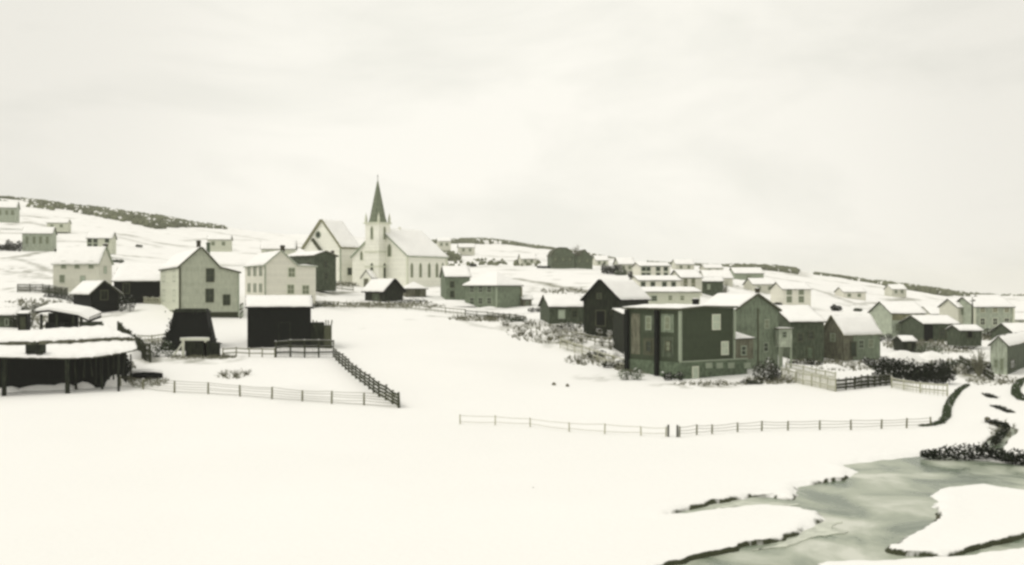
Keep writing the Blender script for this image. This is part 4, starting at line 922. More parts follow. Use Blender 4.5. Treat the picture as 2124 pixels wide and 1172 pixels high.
# lower roof: front edge curving away to the right
front = [(-60, 742, 103), (60, 745, 104), (140, 746, 104.5), (200, 743, 105.5), (245, 736, 107), (285, 727, 109)]
back = [(-60, 722, 109), (60, 721, 110), (110, 719, 110), (180, 716, 111), (235, 712, 112), (280, 712, 113.5)]
back2 = [(-60, 700, 116), (60, 698, 117), (110, 695, 118), (180, 691, 119), (225, 688, 120), (228, 700, 116)]
def strip(name, A, Bk, t, matn, parent, lift=0.0, lump=0.0, sub=8):
    mb = MB(); rows = []; m_ = 6; n = (len(A) - 1) * sub
    def lerp(L, q):
        i = min(int(q), len(L) - 2); return wl(*L[i]).lerp(wl(*L[i + 1]), q - i)
    for j in range(m_ + 1):
        row = []
        for i in range(n + 1):
            q = i / sub; p = lerp(A, q).lerp(lerp(Bk, q), j / m_)
            e = .5 if j in (0, m_) or i in (0, n) else 1
            p.z += lift + t * (e if lump else 1) + (lump * rnd.uniform(-.5, .5) if lump else 0)
            if lump and j == 0: p.y -= rnd.uniform(0, .3); p.z -= rnd.uniform(0, .22)
            row.append(p)
        rows.append(row)
    w = n + 1; top = [p for row in rows for p in row]; k = len(top)
    bot = [p - Vector((0, 0, t * (.5 if lump else 1) )) for p in top]
    if lump:
        bot = []
        for j in range(m_ + 1):
            for i in range(n + 1): q = rows[j][i].copy(); p = lerp(A, i / sub).lerp(lerp(Bk, i / sub), j / m_); q.z = p.z + lift + .003; bot.append(q)
    vs = top + bot; fs = []
    for j in range(m_):
        for i in range(n): a = j * w + i; fs.append((a, a + 1, a + w + 1, a + w)); fs.append((a + k, a + w + k, a + w + 1 + k, a + 1 + k))
    for i in range(n): fs.append((i, i + k, i + 1 + k, i + 1)); a = m_ * w + i; fs.append((a, a + 1, a + 1 + k, a + k))
    for j in range(m_): a = j * w; fs.append((a, a + w, a + w + k, a + k)); a = j * w + n; fs.append((a, a + k, a + w + k, a + w))
    mb.add(vs, fs); return mb.build(name, matn, parent, smooth=bool(lump))
rf = strip('roof', front, back, .14, 'roof', r); strip('snow_cover', front, back, .22, 'snow', rf, .14, .16)
rf = strip('upper_roof', back, back2, .14, 'roof', r, .45); strip('snow_cover', back, back2, .2, 'snow', rf, .595, .14)
mb = MB()
for a, c in zip(back, back[1:]): mb.bar(wl(*a) + Vector((0, -.06, .38)), wl(*c) + Vector((0, -.06, .38)), .08, .42)
mb.build('roof_step_board', 'brown', r)
for (u, vb, dd) in ((8, 826, 104), (62, 802, 108), (140, 808, 104.6), (158, 800, 107), (212, 796, 106.5), (246, 802, 106)):
    p = wl(u, vb, dd); q = Vector((p.x, p.y, p.z)); zt = wl(u, 744 if u < 220 else 738, dd).z
    mb = MB(); mb.bar(q - Vector((0, 0, .5)), Vector((p.x + rnd.uniform(-.1, .1), p.y, zt)), .32 if u in (8, 140) else .18); mb.build('post', 'black2', r)
def wallq(name, L, matn, low):
    mb = MB()
    for (a, c) in zip(L, L[1:]):
        p, q = wl(*a), wl(*c); mb.add([(p.x, p.y, low), (q.x, q.y, low), (q.x, q.y, q.z), (p.x, p.y, p.z), (p.x, p.y + .12, low), (q.x, q.y + .12, low), (q.x, q.y + .12, q.z), (p.x, p.y + .12, p.z)], [(0, 1, 2, 3), (5, 4, 7, 6), (3, 2, 6, 7)])
    mb.build(name, matn, r)
wallq('back_wall', [(-60, 740, 106.5), (60, 742, 107), (140, 742, 107.5), (200, 740, 108), (262, 731, 109.5)], 'black', -1.2)  # shade of the open interior put into the wall's black colour
mb = MB()
for i in range(9):
    u = 175 + i * 12; p = wl(u, 742 - i * .9, 105.6 + i * .35); mb.bar(p, (p.x + rnd.uniform(-.2, .2), p.y, p.z - rnd.uniform(1.2, 2.6)), .12)
mb.build('side_lattice', 'black2', r)
p = wl(72, 738, 104.6); mb = MB(); mb.box(p.x - .8, p.y - .1, p.z + .2, p.x + .75, p.y + .7, p.z + 1.0); mb.build('roof_hatch', 'black2', r)
mb = MB(); mb.box(p.x - .3, p.y - .12, p.z + 1.003, p.x + .1, p.y + .75, p.z + 1.2); mb.build('hatch_vent', 'woodd', r)
def heap(label, u, v, w, dp, h, name='snow_bank', d=None):
    p = P(u, v, d) if d else hit(u, v); p.z = gz(p.x, p.y); mb = MB(); n, m = 18, 8; vs = []; k1 = rnd.random() * 6
    for j in range(m + 1):
        for i in range(n):
            a = 6.2832 * i / n; q = (j / m) * (1 + .15 * math.sin(3 * a + k1)); f = (1 - (j / m) ** 2) ** 1.3 if j < m else -.12
            vs.append((math.cos(a) * q * w / 2, math.sin(a) * q * dp / 2, h * f + rnd.uniform(-.02, .02) * h))
    fs = [(j * n + i, (j + 1) * n + i, (j + 1) * n + (i + 1) % n, j * n + (i + 1) % n) for j in range(m) for i in range(n)]
    mb.add(vs, fs); o = mb.build(name, 'snow', None, True); o.location = p; tag(o, label, 'snow bank', kind='structure')
for (u, v, w, dp, h) in ((222, 799, 4.6, 2.2, 1.9), (172, 803, 4.0, 2.0, 1.1), (85, 808, 6.0, 1.8, .55), (128, 806, 4, 1.8, .6), (20, 812, 3, 1.5, .5), (30, 668, 5, 2.5, .8), (95, 655, 3, 2, .6), (15, 640, 6, 3, .9), (275, 742, 3, 2, .9), (1335, 765, 3.2, 2, .9), (1292, 752, 3, 2, .7), (1250, 735, 4, 3, .7), (1870, 745, 6, 3, 1.2), (1930, 742, 5, 3, .9),
                        (1720, 765, 4, 2, .6), (930, 634, 9, 4, 1.0), (1020, 640, 5, 3, .4), (2040, 742, 5, 4, 1.2), (1640, 775, 2.5, 2, .5)): heap('', u, v, w, dp, h)
# ------------------------------------------------------------------ small things of the left yard
def snowy_boat(u, v, L, name, label, cat, rz=0, dark='black2'):
    p = hit(u, v); r = root(name, p, rz, label, cat); mb = MB(); n = 14; rings = []
    for i in range(n + 1):
        t = -1 + 2 * i / n; w = L * .19 * (1 - abs(t) ** 2.6) + .04; h = .62 * (1 - .35 * abs(t) ** 2)
        rings.append([(t * L / 2, w * math.cos(a), .12 + h * max(0, math.sin(a)) ** .8) for a in [math.pi * k / 8 for k in range(9)]])
    vs = [q for g in rings for q in g]; fs = []
    for i in range(n):
        for k in range(8): a = i * 9 + k; fs.append((a, a + 9, a + 10, a + 1))
    mb.add(vs, fs); mb.build('hull', dark, r, True)
    mb = MB(); vs2 = []
    for g in rings:
        for k in range(2, 7): x, y, z = g[k]; vs2.append((x, y * 1.02, z + .22 - .035 * abs(k - 4) ** 2 + rnd.uniform(-.02, .02)))
    m = 5; fs = []
    for i in range(n):
        for k in range(4): a = i * m + k; fs.append((a, a + m, a + m + 1, a + 1))
    mb.add(vs2, fs); mb.build('snow_cover', 'snow', r, True)
    mb = MB(); mb.bar((-L / 2, 0, 0), (L / 2, 0, 0), .3, .3); mb.build('keel_block', 'woodd', r)
snowy_boat(306, 786, 2.9, 'rowing_boat', 'upturned dark rowing boat under snow beside the end of the wire fence', 'boat', .12, 'black')
# dark open cart shed with snow top
base = P(140, 684, 138); r = root('cart_shed', base, 0, 'black open shelter with a sagging snow roof above the long open-fronted shed', 'shelter')
k = 138 / F
rfA = [(-57 * k, 2.6), (-30 * k, 2.75), (0, 2.45), (30 * k, 2.15), (52 * k, 1.55)]
mb = MB(); sb = MB()
for (a, z), (a2, z2) in zip(rfA, rfA[1:]):
    mb.add([(a, -1.2, z - .35), (a2, -1.2, z2 - .35), (a2, 3, z2 + .1), (a, 3, z + .1), (a, -1.2, z - .6), (a2, -1.2, z2 - .6), (a2, 3, z2 - .2), (a, 3, z - .2)], bf)
    sb.add([(a, -1.28, z - .345), (a2, -1.28, z2 - .345), (a2, 3, z2 + .105), (a, 3, z + .105), (a, -1.28, z - .05), (a2, -1.28, z2 - .05), (a2, 3, z2 + .5), (a, 3, z + .5)], [(3, 2, 1, 0), (4, 5, 6, 7), (0, 1, 5, 4), (2, 3, 7, 6)])
rf = mb.build('roof', 'black', r); sb.build('snow_cover', 'snow', rf)
mb = MB(); mb.box(-40 * k, 0, -.8, 22 * k, .15, 2.0); mb.build('back_wall', 'black', r)
mb = MB(); mb.box(-40 * k, -.9, -.6, 4 * k, -.1, .9); mb.build('cart_body', 'black', r)
for x in (-48, -16, 18, 34): mb = MB(); mb.box(x * k - .13, -1.0, -.8, x * k + .13, -.75, 1.9); mb.build('post', 'black2', r)
# woodpile
p = hit(190, 690); r = root('woodpile', p, 0, 'stack of cut logs with a snow cap right of the black open shelter', 'woodpile')
mb = MB()
for i in range(8):
    for j in range(5): mb.tube([(-1.25 + i * .33 + (j % 2) * .16, -.5, .16 + j * .27), (-1.25 + i * .33 + (j % 2) * .16, .5, .16 + j * .27)], [.15, .15], 7)
mb.build('logs', 'dkgreen2', r)
mb = MB(); snow_slab(mb, lambda s, l, h: (s, l, 1.38 + h), -1.45, 1.4, -.55, .55, .16); mb.build('snow_cap', 'snow', r, True)
# dark upright board pile / privy
p = hit(50, 688); r = root('privy', p, .1, 'narrow black upright outhouse at the left edge of the yard', 'outhouse')
mb = MB(); mb.box(-.6, -.5, -.5, .6, .6, 2.2); mb.build('wall', 'black', r); mb = MB(); mb.add([(-.75, -.7, 2.2), (.75, -.7, 2.2), (.75, .75, 2.55), (-.75, .75, 2.55), (-.75, -.7, 2.3), (.75, -.7, 2.3), (.75, .75, 2.65), (-.75, .75, 2.65)], bf); rf = mb.build('roof', 'roof', r)
mb = MB(); snow_slab(mb, lambda s, l, h: (s, l, 2.3 + (l + .7) * .24 + h), -.72, .72, -.68, .72, .14, .03, .25); mb.build('snow_cover', 'snow', rf); mb = MB(); mb.box(-.35, -.55, 0, .35, -.505, 1.9); mb.build('door', 'woodd', r)

# ------------------------------------------------------------------ plants
def leaves(mb, c, rx, ry, rz, n, size, mi=0, hollow=.35, snowtop=0.0):
    for _ in range(n):
        while True:
            a = Vector((rnd.uniform(-1, 1), rnd.uniform(-1, 1), rnd.uniform(-1, 1)))
            if hollow < a.length <= 1: break
        p = Vector((c[0] + a.x * rx, c[1] + a.y * ry, c[2] + a.z * rz)); s = size * rnd.uniform(.6, 1.4)
        d1 = Vector((rnd.gauss(0, 1), rnd.gauss(0, 1), rnd.gauss(0, .6))).normalized(); d2 = d1.orthogonal(); d2.rotate(Matrix.Rotation(rnd.uniform(0, 6.28), 3, d1)); d2.normalize()
        m = 1 if (snowtop and a.z > 0 and rnd.random() < snowtop) else mi
        mb.add([p - d1 * s, p + d2 * s * .55, p + d1 * s, p - d2 * s * .55], [(0, 1, 2, 3)], m)
def tree(name, label, p, h, w, matn='leaf', n=1500, clumps=9, size=.22, trunk=.22, cat='tree', group=None, snowtop=.12, low=.12, shape='round'):
    r = root(name, p, rnd.uniform(0, 6), label, cat, group)
    tb = MB(); tb.tube([(0, 0, -.4), (.05, 0, h * .35), (-.05, .03, h * .8)], [h * .035 + .05, h * .025 + .03, .03], 7)
    cb = MB()
    for i in range(clumps):
        if shape == 'cone':
            t = (i + .5) / clumps; z = h * (low + (1 - low) * t); rr = w * .5 * (1.05 - t) ; a = rnd.uniform(0, 6.28); off = rr * .45
            c = (math.cos(a) * off, math.sin(a) * off, z); R_ = max(.25, rr * .8); rz = h / clumps * 1.0
        else:
            a = rnd.uniform(0, 6.28); q = rnd.uniform(.1, .62); z = h * rnd.uniform(low + .2, .82); env = math.sqrt(max(.05, 1 - ((z / h - .5) / .55) ** 2)); c = (math.cos(a) * q * w * .5 * env * 1.2, math.sin(a) * q * w * .5 * env * 1.2, z); R_ = w * rnd.uniform(.16, .28); rz = h * rnd.uniform(.12, .2)
        leaves(cb, c, R_, R_, rz, n // clumps, size, 0, .2, snowtop)
        tb.bar((0, 0, max(.1, c[2] - R_)), c, .09, w2=.03)
    tb.build('trunk', 'bark', r); cb.build('crown', [matn, 'snow'], r)
    return r
def bush(name, label, p, w, h, matn='leafd', n=500, size=.13, cat='bush', group=None, snowtop=.25, dep=None):
    r = root(name, p, rnd.uniform(0, .5), label, cat, group); cb = MB(); tb = MB()
    k = max(2, int(w / .9)); dep = dep or w * .5
    for i in range(k):
        x = -w / 2 + w * (i + .5) / k + rnd.uniform(-.2, .2); hh = h * rnd.uniform(.65, 1)
        leaves(cb, (x, rnd.uniform(-.2, .2) * dep, hh * .5), w / k * .75, dep * .5, hh * .55, n // k, size, 0, .1, snowtop)
        tb.bar((x, 0, -.2), (x + .1, 0, hh * .7), .05)
    tb.bar((-w / 2, 0, -.2), (w / 2, 0, -.2), .06)
    tb.build('stems', 'bark', r); cb.build('foliage', [matn, 'snow'], r)
    return r
def twig_bush(name, label, p, w, h, n=28, matn='twig', cat='bush', group=None, snow=True, th=.03):
    r = root(name, p, rnd.uniform(0, 6), label, cat, group); mb = MB(); sb = MB()
    for _ in range(n):
        a = rnd.uniform(0, 6.28); q = rnd.uniform(.2, 1) * w / 2; tip = Vector((math.cos(a) * q, math.sin(a) * q, h * rnd.uniform(.45, 1.05))); b0 = tip * .12; b0.z = -.1
        m = b0.lerp(tip, .5) + Vector((rnd.uniform(-.1, .1), rnd.uniform(-.1, .1), .08)); mb.tube([b0, m, tip], [th, th * .7, th * .35], 4)
        for _k in range(4):
            s = m.lerp(tip, rnd.random()); e = s + Vector((rnd.uniform(-.3, .3), rnd.uniform(-.3, .3), rnd.uniform(0, .3))) * (h * .6); mb.tube([s, e], [th * .5, th * .25], 3)
            if snow and rnd.random() < .5: mb.bar(s + Vector((0, 0, th)), s.lerp(e, .8) + Vector((0, 0, th)), th * 2.0, th * 1.3, 1)
    mb.tube([(0, 0, -.3), (0, 0, h * .25)], [th * 2.2, th * 1.4], 5)
    mb.build('branches', [matn, 'snow'], r)
    return r
# dark buildings on the skyline
M['sky_h'] = boards('weathered_grey_green_boards', (.10, .12, .08), .5, .3, .8)
b = B('wooden_house', 'broad dark building with rounded gambrel roof on the skyline right of the distant hill', 'house', 1140, 1144, 1192, 330, 6, 530, 560, 'sky_h', D=9)
q = F / 330
b.body('R', [(0, b.H), (6 / q, b.H + 10 / q), (16 / q, b.H + 16 / q), (32 / q, b.H + 15.5 / q), (40 / q, b.H + 8 / q), (b.W, b.H + 1 / q)], over=.15, snow=0, t=.2, verge='trimd')
for u in (1152, 1168, 1182): b.win('R', u, 538, 4.5, 6, 'trimd', 'glassm', bars=False)
b = B('wooden_house', 'dark building with a small peaked gable at the right end of the skyline pair', 'house', 1189, 1193, 1229, 331, 6, 532, 560, 'sky_h', D=9)
q = F / 331; b.body('R', [(0, b.H), (11 / q, b.H + 1 / q), (20 / q, b.H + 14 / q), (28 / q, b.H + 3 / q), (b.W, b.H)], over=.15, snow=0, t=.2, verge='trimd')
for u in (1202, 1218): b.win('R', u, 541, 4.5, 6, 'trimd', 'glassm', bars=False)
bush('bush', 'low dark bush at the left foot of the dark skyline buildings', P(1130, 545, 333), 4.5, 1.0, 'leafd', 500, .2, snowtop=.05) if False else None
for (u, v, d, w, h, lab, mt_) in ((1268, 568, 300, 5.2, 2.9, 'black rounded bush left of the stacked white houses', 'leafd'), (1316, 577, 285, 2.8, 2.2, 'small black bush touching the topmost stacked white house', 'leafd'), (1288, 571, 298, 3, 1.7, 'dull green bush sloping down from the black rounded bush', 'leafg'),
     (1600, 637, 258, 1.6, 1.2, 'small dark bush, left one of the pair beside the four-window white house', 'leafd'), (1613, 638, 258, 1.6, 1.2, 'small dark bush, right one of the pair beside the four-window white house', 'leafd'), (1736, 636, 262, 2.4, 1.5, 'round dark bush on the open right slope', 'leafd'),
     (1678, 648, 240, 1.6, 2.2, 'brownish bush at the right foot of the four-window white house', 'leaf'), (1780, 630, 270, 1.8, .9, 'low olive bush on the open right slope, right of the round dark bush', 'leaf'),
     (28, 508, 322, 4.2, 3.3, 'black double bush at the left end of the far green-grey house', 'leafd'), (4, 505, 322, 3, 2, 'black bush cut by the left edge of the photo', 'leafd'), (120, 500, 325, 1.8, 1.0, 'small dark bush right of the far green-grey house', 'leafd'),
     (288, 497, 380, 1.8, .9, 'small dark bush alone on the upper left snow slope', 'leaf'), (243, 530, 290, 2.4, .9, 'brown bush at the start of the track on the left slope', 'leaf'),
     (1128, 547, 332, 3.6, 1.0, 'low dark bush at the left foot of the dark skyline buildings', 'leafd'),
     (982, 541, 370, 2.2, 1.3, 'small dark bush above the green house with six windows', 'leafd'), (1078, 536, 420, 2.4, 1.3, 'dark bush in front of the small white cottage under the hill', 'leafd'),
     (1835, 686, 190, 2.4, 1.5, 'dark leaning bush between the white-roofed brown house and the pale olive-banded house', 'leafd'), (1975, 748, 150, 1.8, 1.1, 'olive bush on the snow left of the pale right-edge house', 'leaf'),
     (2022, 768, 143, 3.2, 1.6, 'scrubby dark bush against the pale right-edge house', 'leafs'), (2050, 764, 140, 1.0, 1.8, 'upright dark bush touching the pale right-edge house', 'leafd'),
     (240, 596, 172, 2.2, 2.3, 'black round bush at the left end of the long black barn', 'leafd'), (262, 612, 165, 2.0, 3.0, 'tall black bush in front of the long black barn', 'leafd'),
     (1238, 690, 134, 2.3, 1.3, 'black bush standing out in the snowy thicket below the black barn', 'leafd'), (1275, 714, 128, 2.6, .9, 'low dark bush beside the left post of the dark green house', 'leafd'),
     (335, 735, 125, 2.2, 1.9, 'green bush at the left foot of the tapering black hut', 'leaf'), (1310, 758, 119, 2.3, 1.2, 'dull bush below the left side of the dark green house', 'leafg'), (1398, 776, 118.5, 1.7, 1.0, 'low dark bush at the left basement corner of the dark green house', 'leafd'),
     (1585, 782, 119, 2.2, 2.6, 'large dark bush at the right basement corner of the dark green house', 'leafs'), (1606, 776, 121, 1.6, 2.0, 'dark bush under the raised outhouse', 'leafs'), (1560, 792, 116, 2.0, .6, 'low dark bush at the foot of the dark green house basement', 'leafs'),
     (45, 640, 150, 2.6, 2.4, 'dark bush above the narrow black outhouse', 'leafs'), (70, 612, 165, 4.5, 1.6, 'dark scrub below the white house with the tall chimney', 'leafs'), (1110, 640, 190, 2.0, .9, 'small dark bush right of the green house with six windows', 'leafd'),
     (1165, 668, 160, 3.0, 1.1, 'dark bush at the foot of the low dark green shed', 'leafd'), (1070, 668, 172, 3.2, 1.0, 'green bush at the right foot of the green house with six windows', 'leaf'),
     (1925, 720, 172, 3.5, 1.6, 'dull green bush in front of the sunken dark green barn', 'leafg'), (2075, 690, 196, 5.5, 1.1, 'long dark bush under the six-window white house', 'leafs')):
    p = P(u, v, d); p.z = min(p.z, gz(p.x, p.y)) if abs(p.z - gz(p.x, p.y)) < 1.5 else gz(p.x, p.y)
    if abs(p.z - gz(p.x, p.y)) > .01: p.z = gz(p.x, p.y) - .1
    bush('bush', lab, p, w, h, mt_, int(200 + w * h * 130), .10 if d < 200 else .17, snowtop=.09)
# dark hedge on the right
hp = [(1828, 785), (1862, 790), (1900, 795), (1940, 797), (1968, 794)]; W3 = [hit(*p) for p in hp]
r = root('hedge', W3[0], 0, 'long black evergreen hedge mass between the board fence and the ditch on the right', 'hedge'); cb = MB(); tb = MB()
for a, c in zip(W3, W3[1:]):
    for i in range(5):
        q = a.lerp(c, i / 5) - W3[0]; hh = rnd.uniform(1.6, 2.7); leaves(cb, (q.x, q.y + rnd.uniform(-.5, .5), hh * .45), 1.1, 1.0, hh * .55, 460, .12, 0, .1, .05); tb.bar((q.x, q.y, -.3), (q.x, q.y, hh * .7), .08)
for a, c in zip(W3, W3[1:]): tb.bar(a - W3[0] + Vector((0, 0, -.25)), c - W3[0] + Vector((0, 0, -.25)), .12)
tb.build('stems', 'bark', r); cb.build('foliage', ['leafd', 'snow'], r)
hp = [(1835, 756), (1870, 772), (1905, 782)]; W3 = [hit(*p) for p in hp]
r = root('hedge', W3[0], 0, 'dark hedge slanting from the brown house down to the long black hedge', 'hedge'); cb = MB(); tb = MB()
for a, c in zip(W3, W3[1:]):
    for i in range(5):
        q = a.lerp(c, i / 5) - W3[0]; q.z = gz(q.x + W3[0].x, q.y + W3[0].y) - W3[0].z; hh = rnd.uniform(.8, 1.4); leaves(cb, (q.x, q.y, q.z + hh * .45), .9, .8, hh * .55, 300, .11, 0, .1, .12); tb.bar((q.x, q.y, q.z - .3), (q.x, q.y, q.z + hh * .7), .08)
for a, c in zip(W3, W3[1:]): tb.bar(a - W3[0] + Vector((0, 0, -.25)), c - W3[0] + Vector((0, 0, -.25)), .12)
tb.build('stems', 'bark', r); cb.build('foliage', ['leafd', 'snow'], r)
# bank scrub over the stream, ditch hedge, brook scrub
def scrub_line(name, label, pts, h, w, n=130, size=.08, step=.5, cat='scrub', snowtop=.03, matn='leafd', front=0):
    W3 = [hit(*p) for p in pts]; o = W3[0]; r = root(name, o, 0, label, cat); cb = MB(); tb = MB(); last = None
    for a, c in zip(W3, W3[1:]):
        k = max(2, int((c - a).length / step))
        for i in range(k):
            q = a.lerp(c, i / k); q.z = gz(q.x, q.y); q -= o; hh = h * rnd.uniform(.65, 1.2) * (.45 + .65 * math.sin(math.pi * min(1, ((W3.index(a) + i / k) / (len(W3) - 1)) * .9 + .05)))
            leaves(cb, (q.x, q.y - front, q.z + hh * .3), step * .9, w * .5, hh * .62, n, size, 0, .1, snowtop)
            t = Vector((q.x, q.y, q.z - .3)); tb.bar(t, (q.x + .05, q.y, q.z + hh * .5), .05)
            if last is not None: tb.bar(last, t, .05)
            last = t
    tb.build('stems', 'bark', r); cb.build('foliage', [matn, 'snow'], r)
scrub_line('bank_scrub', 'ragged dark scrub overhanging the far bank of the stream', [(1922, 946), (1960, 948), (2000, 948), (2035, 948), (2065, 950), (2090, 955), (2124, 959), (2160, 962)], .85, 1.5, 190, .09, .5, front=.2)
scrub_line('ditch_scrub', 'dark scrub line curving from the thin field fence up to the dark hedge', [(1915, 885), (1932, 883), (1950, 879), (1963, 866), (1965, 848), (1975, 828), (1988, 812), (2006, 799)], .34, .5, 90, .07, .4, matn='leaf')
scrub_line('ditch_scrub', 'short dark scrub curve at the right edge below the pale grey-green house', [(2140, 780), (2118, 792), (2107, 806), (2107, 820), (2120, 830), (2145, 834)], .5, .7, 90, .09, .5, matn='leaf')
scrub_line('brook_scrub', 'dark scrub clump at the brook bend above the stream bank', [(2052, 876), (2070, 882), (2090, 889)], .42, .7, 120, .08, .4)
scrub_line('brook_scrub', 'thin dark scrub joining the brook bend to the stream bank', [(2086, 892), (2072, 908), (2062, 922)], .22, .4, 70, .06, .4)
scrub_line('brook_scrub', 'small dark scrub patch above the brook bend', [(2062, 843), (2075, 849), (2096, 856)], .22, .5, 70, .06, .4)
scrub_line('brook_scrub', 'small dark scrub patch nearest the pale grey-green house', [(2045, 819), (2058, 825), (2075, 826)], .3, .5, 70, .06, .4)
scrub_line('yard_scrub', 'black scrub strip running from the brown house corner along the yard', [(1795, 750), (1815, 766), (1850, 770), (1900, 776)], 1.1, 1.2, 110, .12, .8, snowtop=.12)
scrub_line('yard_scrub', 'ragged dark growth along the lower wall of the low dark green house', [(1640, 754), (1670, 757), (1705, 757)], .8, .8, 90, .1, .6, snowtop=.1)
scrub_line('yard_scrub', 'dark weedy strip at the foot of the white two-storey gabled house', [(640, 640), (665, 636), (690, 632)], .7, .8, 60, .1, .8, snowtop=.1)
scrub_line('yard_scrub', 'dark weedy strip below the tall-chimney white house and black gabled shed', [(100, 616), (140, 622), (185, 634), (240, 640)], 1.0, 1.2, 80, .12, .9, snowtop=.15)
scrub_line('yard_scrub', 'dark growth in front of the small black gabled shed and brown shed', [(800, 634), (840, 630), (885, 626)], .9, 1.0, 60, .12, .9, snowtop=.15)
scrub_line('yard_scrub', 'dark growth running down beside the black barn foot', [(1205, 678), (1240, 682), (1290, 690)], .9, 1.0, 80, .12, .8, snowtop=.2)
scrub_line('yard_scrub', 'ragged dark growth on the fence end by the open-fronted shed', [(250, 752), (262, 768), (258, 785), (246, 798)], 1.4, .9, 110, .11, .6, snowtop=.08)
# leafless bushes in the thicket between the field and the dark green house
i = 0
thick = []
rr = random.Random(21)
while len(thick) < 30:
    u = rr.uniform(1045, 1298); lo = 668 + (u - 1045) * .10; hi = 690 + (u - 1045) * .28; v = rr.uniform(lo, hi); thick.append((u, v))
for (u, v) in thick:
    p = hit(u, v); w = rr.uniform(.9, 2.0); h = rr.uniform(.5, 1.3)
    twig_bush('bare_bush', 'leafless snow-dusted bush in the thicket left of the dark green house', p, w, h, 16, group='leafless bushes in the thicket', th=.035)
for (u, v, w, h, lab) in ((465, 782, 1.3, .7, 'bare garden shrub, left of the twiggy group in the wire-fenced garden'), (488, 783, 1.2, .8, 'bare garden shrub, middle of the twiggy group in the wire-fenced garden'), (512, 778, 1.2, .6, 'bare garden shrub, right of the twiggy group in the wire-fenced garden'),
       (1636, 795, 1.3, 1.0, 'bare shrub beside the picket fence near the dark green house'), (1490, 800, 1.0, .5, 'bare twigs in the snow below the dark green house basement'), (1200, 754, 1.1, .9, 'bare shrub on the field edge under the slanting pale fence'), (1945, 700, 2.2, 1.3, 'bare shrub in front of the sunken dark green barn'),
       (1770, 765, 1.6, 1.0, 'bare shrub in the yard behind the board fence'), (700, 592, 2.0, 1.0, 'bare shrub at the foot of the chapel'), (890, 640, 2.2, .9, 'bare shrub behind the field-top fence')):
    twig_bush('bare_bush', lab, hit(u, v), w, h, 20, group=None)
for (u, v, h, w, lab) in ((2030, 780, 3.2, 2.4, 'leafless small tree beside the pale right-edge house'), (1500, 592, 4.0, 3.4, 'leafless small tree over the leaning dark boarded shed'), (1195, 530, 3.5, 3.2, 'leafless treetop above the two dark skyline buildings')):
    p = hit(u, v) if v > 600 else P(u, v, 247 if u > 1300 else 333)
    if v < 600: p.z = gz(p.x, p.y)
    if u == 1195: p.z += 1.5
    twig_bush('bare_tree', lab, p, w, h if u != 1195 else 5.2, 34, cat='tree', snow=False, th=.06)

# ------------------------------------------------------------------ the two dark lumps in the field and loose stones
def stone(label, p, s, name='boulder', matn='rock', group=None, snow=True):
    r = root(name, p, rnd.uniform(0, 6), label, 'rock', group); mb = MB(); n, m = 8, 6; vs = []; k1, k2 = rnd.random() * 9, rnd.random() * 9
    for j in range(m + 1):
        ph = math.pi * j / m
        for i in range(n):
            a = 2 * math.pi * i / n; q = s * (1 + .22 * math.sin(a * 2 + k1) * math.sin(ph * 2 + k2) + rnd.uniform(-.08, .08)); vs.append((q * math.sin(ph) * math.cos(a), q * .8 * math.sin(ph) * math.sin(a), q * .75 * math.cos(ph) + s * .35))
    fs = [(j * n + i, j * n + n + i, j * n + n + (i + 1) % n, j * n + (i + 1) % n) for j in range(m) for i in range(n)]
    mb.add(vs, fs); mb.build('stone', matn, r)
    if snow: mb = MB(); mb.add([(x * .6, y * .6, s * .35 + s * .84) if 0 else (x * .7, y * .7, max(z, s * .8) + s * .12) for x, y, z in vs[:n * 3]], [(j * n + i, j * n + n + i, j * n + n + (i + 1) % n, j * n + (i + 1) % n) for j in range(2) for i in range(n)]); mb.build('snow_cap', 'snow', r)
stone('brown lump of rock on the snowfield, left one of the pair', hit(1149, 799), .23, snow=False); stone('brown lump of rock on the snowfield, right one of the pair', hit(1177, 802), .24, snow=False)
stone('small pebble-like stone alone in the foreground snow', hit(1106, 1012), .035, snow=False)
stone('dark stone on the tip of the right snow island', hit(1946, 1077), .11, snow=False)
for i, (u, v, s, lab) in enumerate(((2048, 872, .22, 'dark stone at the left end of the brook bend'), (2086, 884, .26, 'dark stone at the right of the brook bend'), (1335, 768, .6, 'big snow-capped boulder below the left side of the dark green house'), (1378, 782, .5, 'grey boulder by the left basement corner of the dark green house'),
       (1350, 776, .4, 'grey boulder between the snow-capped boulder and the basement corner'), (1140, 706, .4, 'brown stone at the lower edge of the thicket'))):
    stone(lab, hit(u, v), s, matn='rock' if i not in (3,) else 'stone', snow=i in (2, 3))

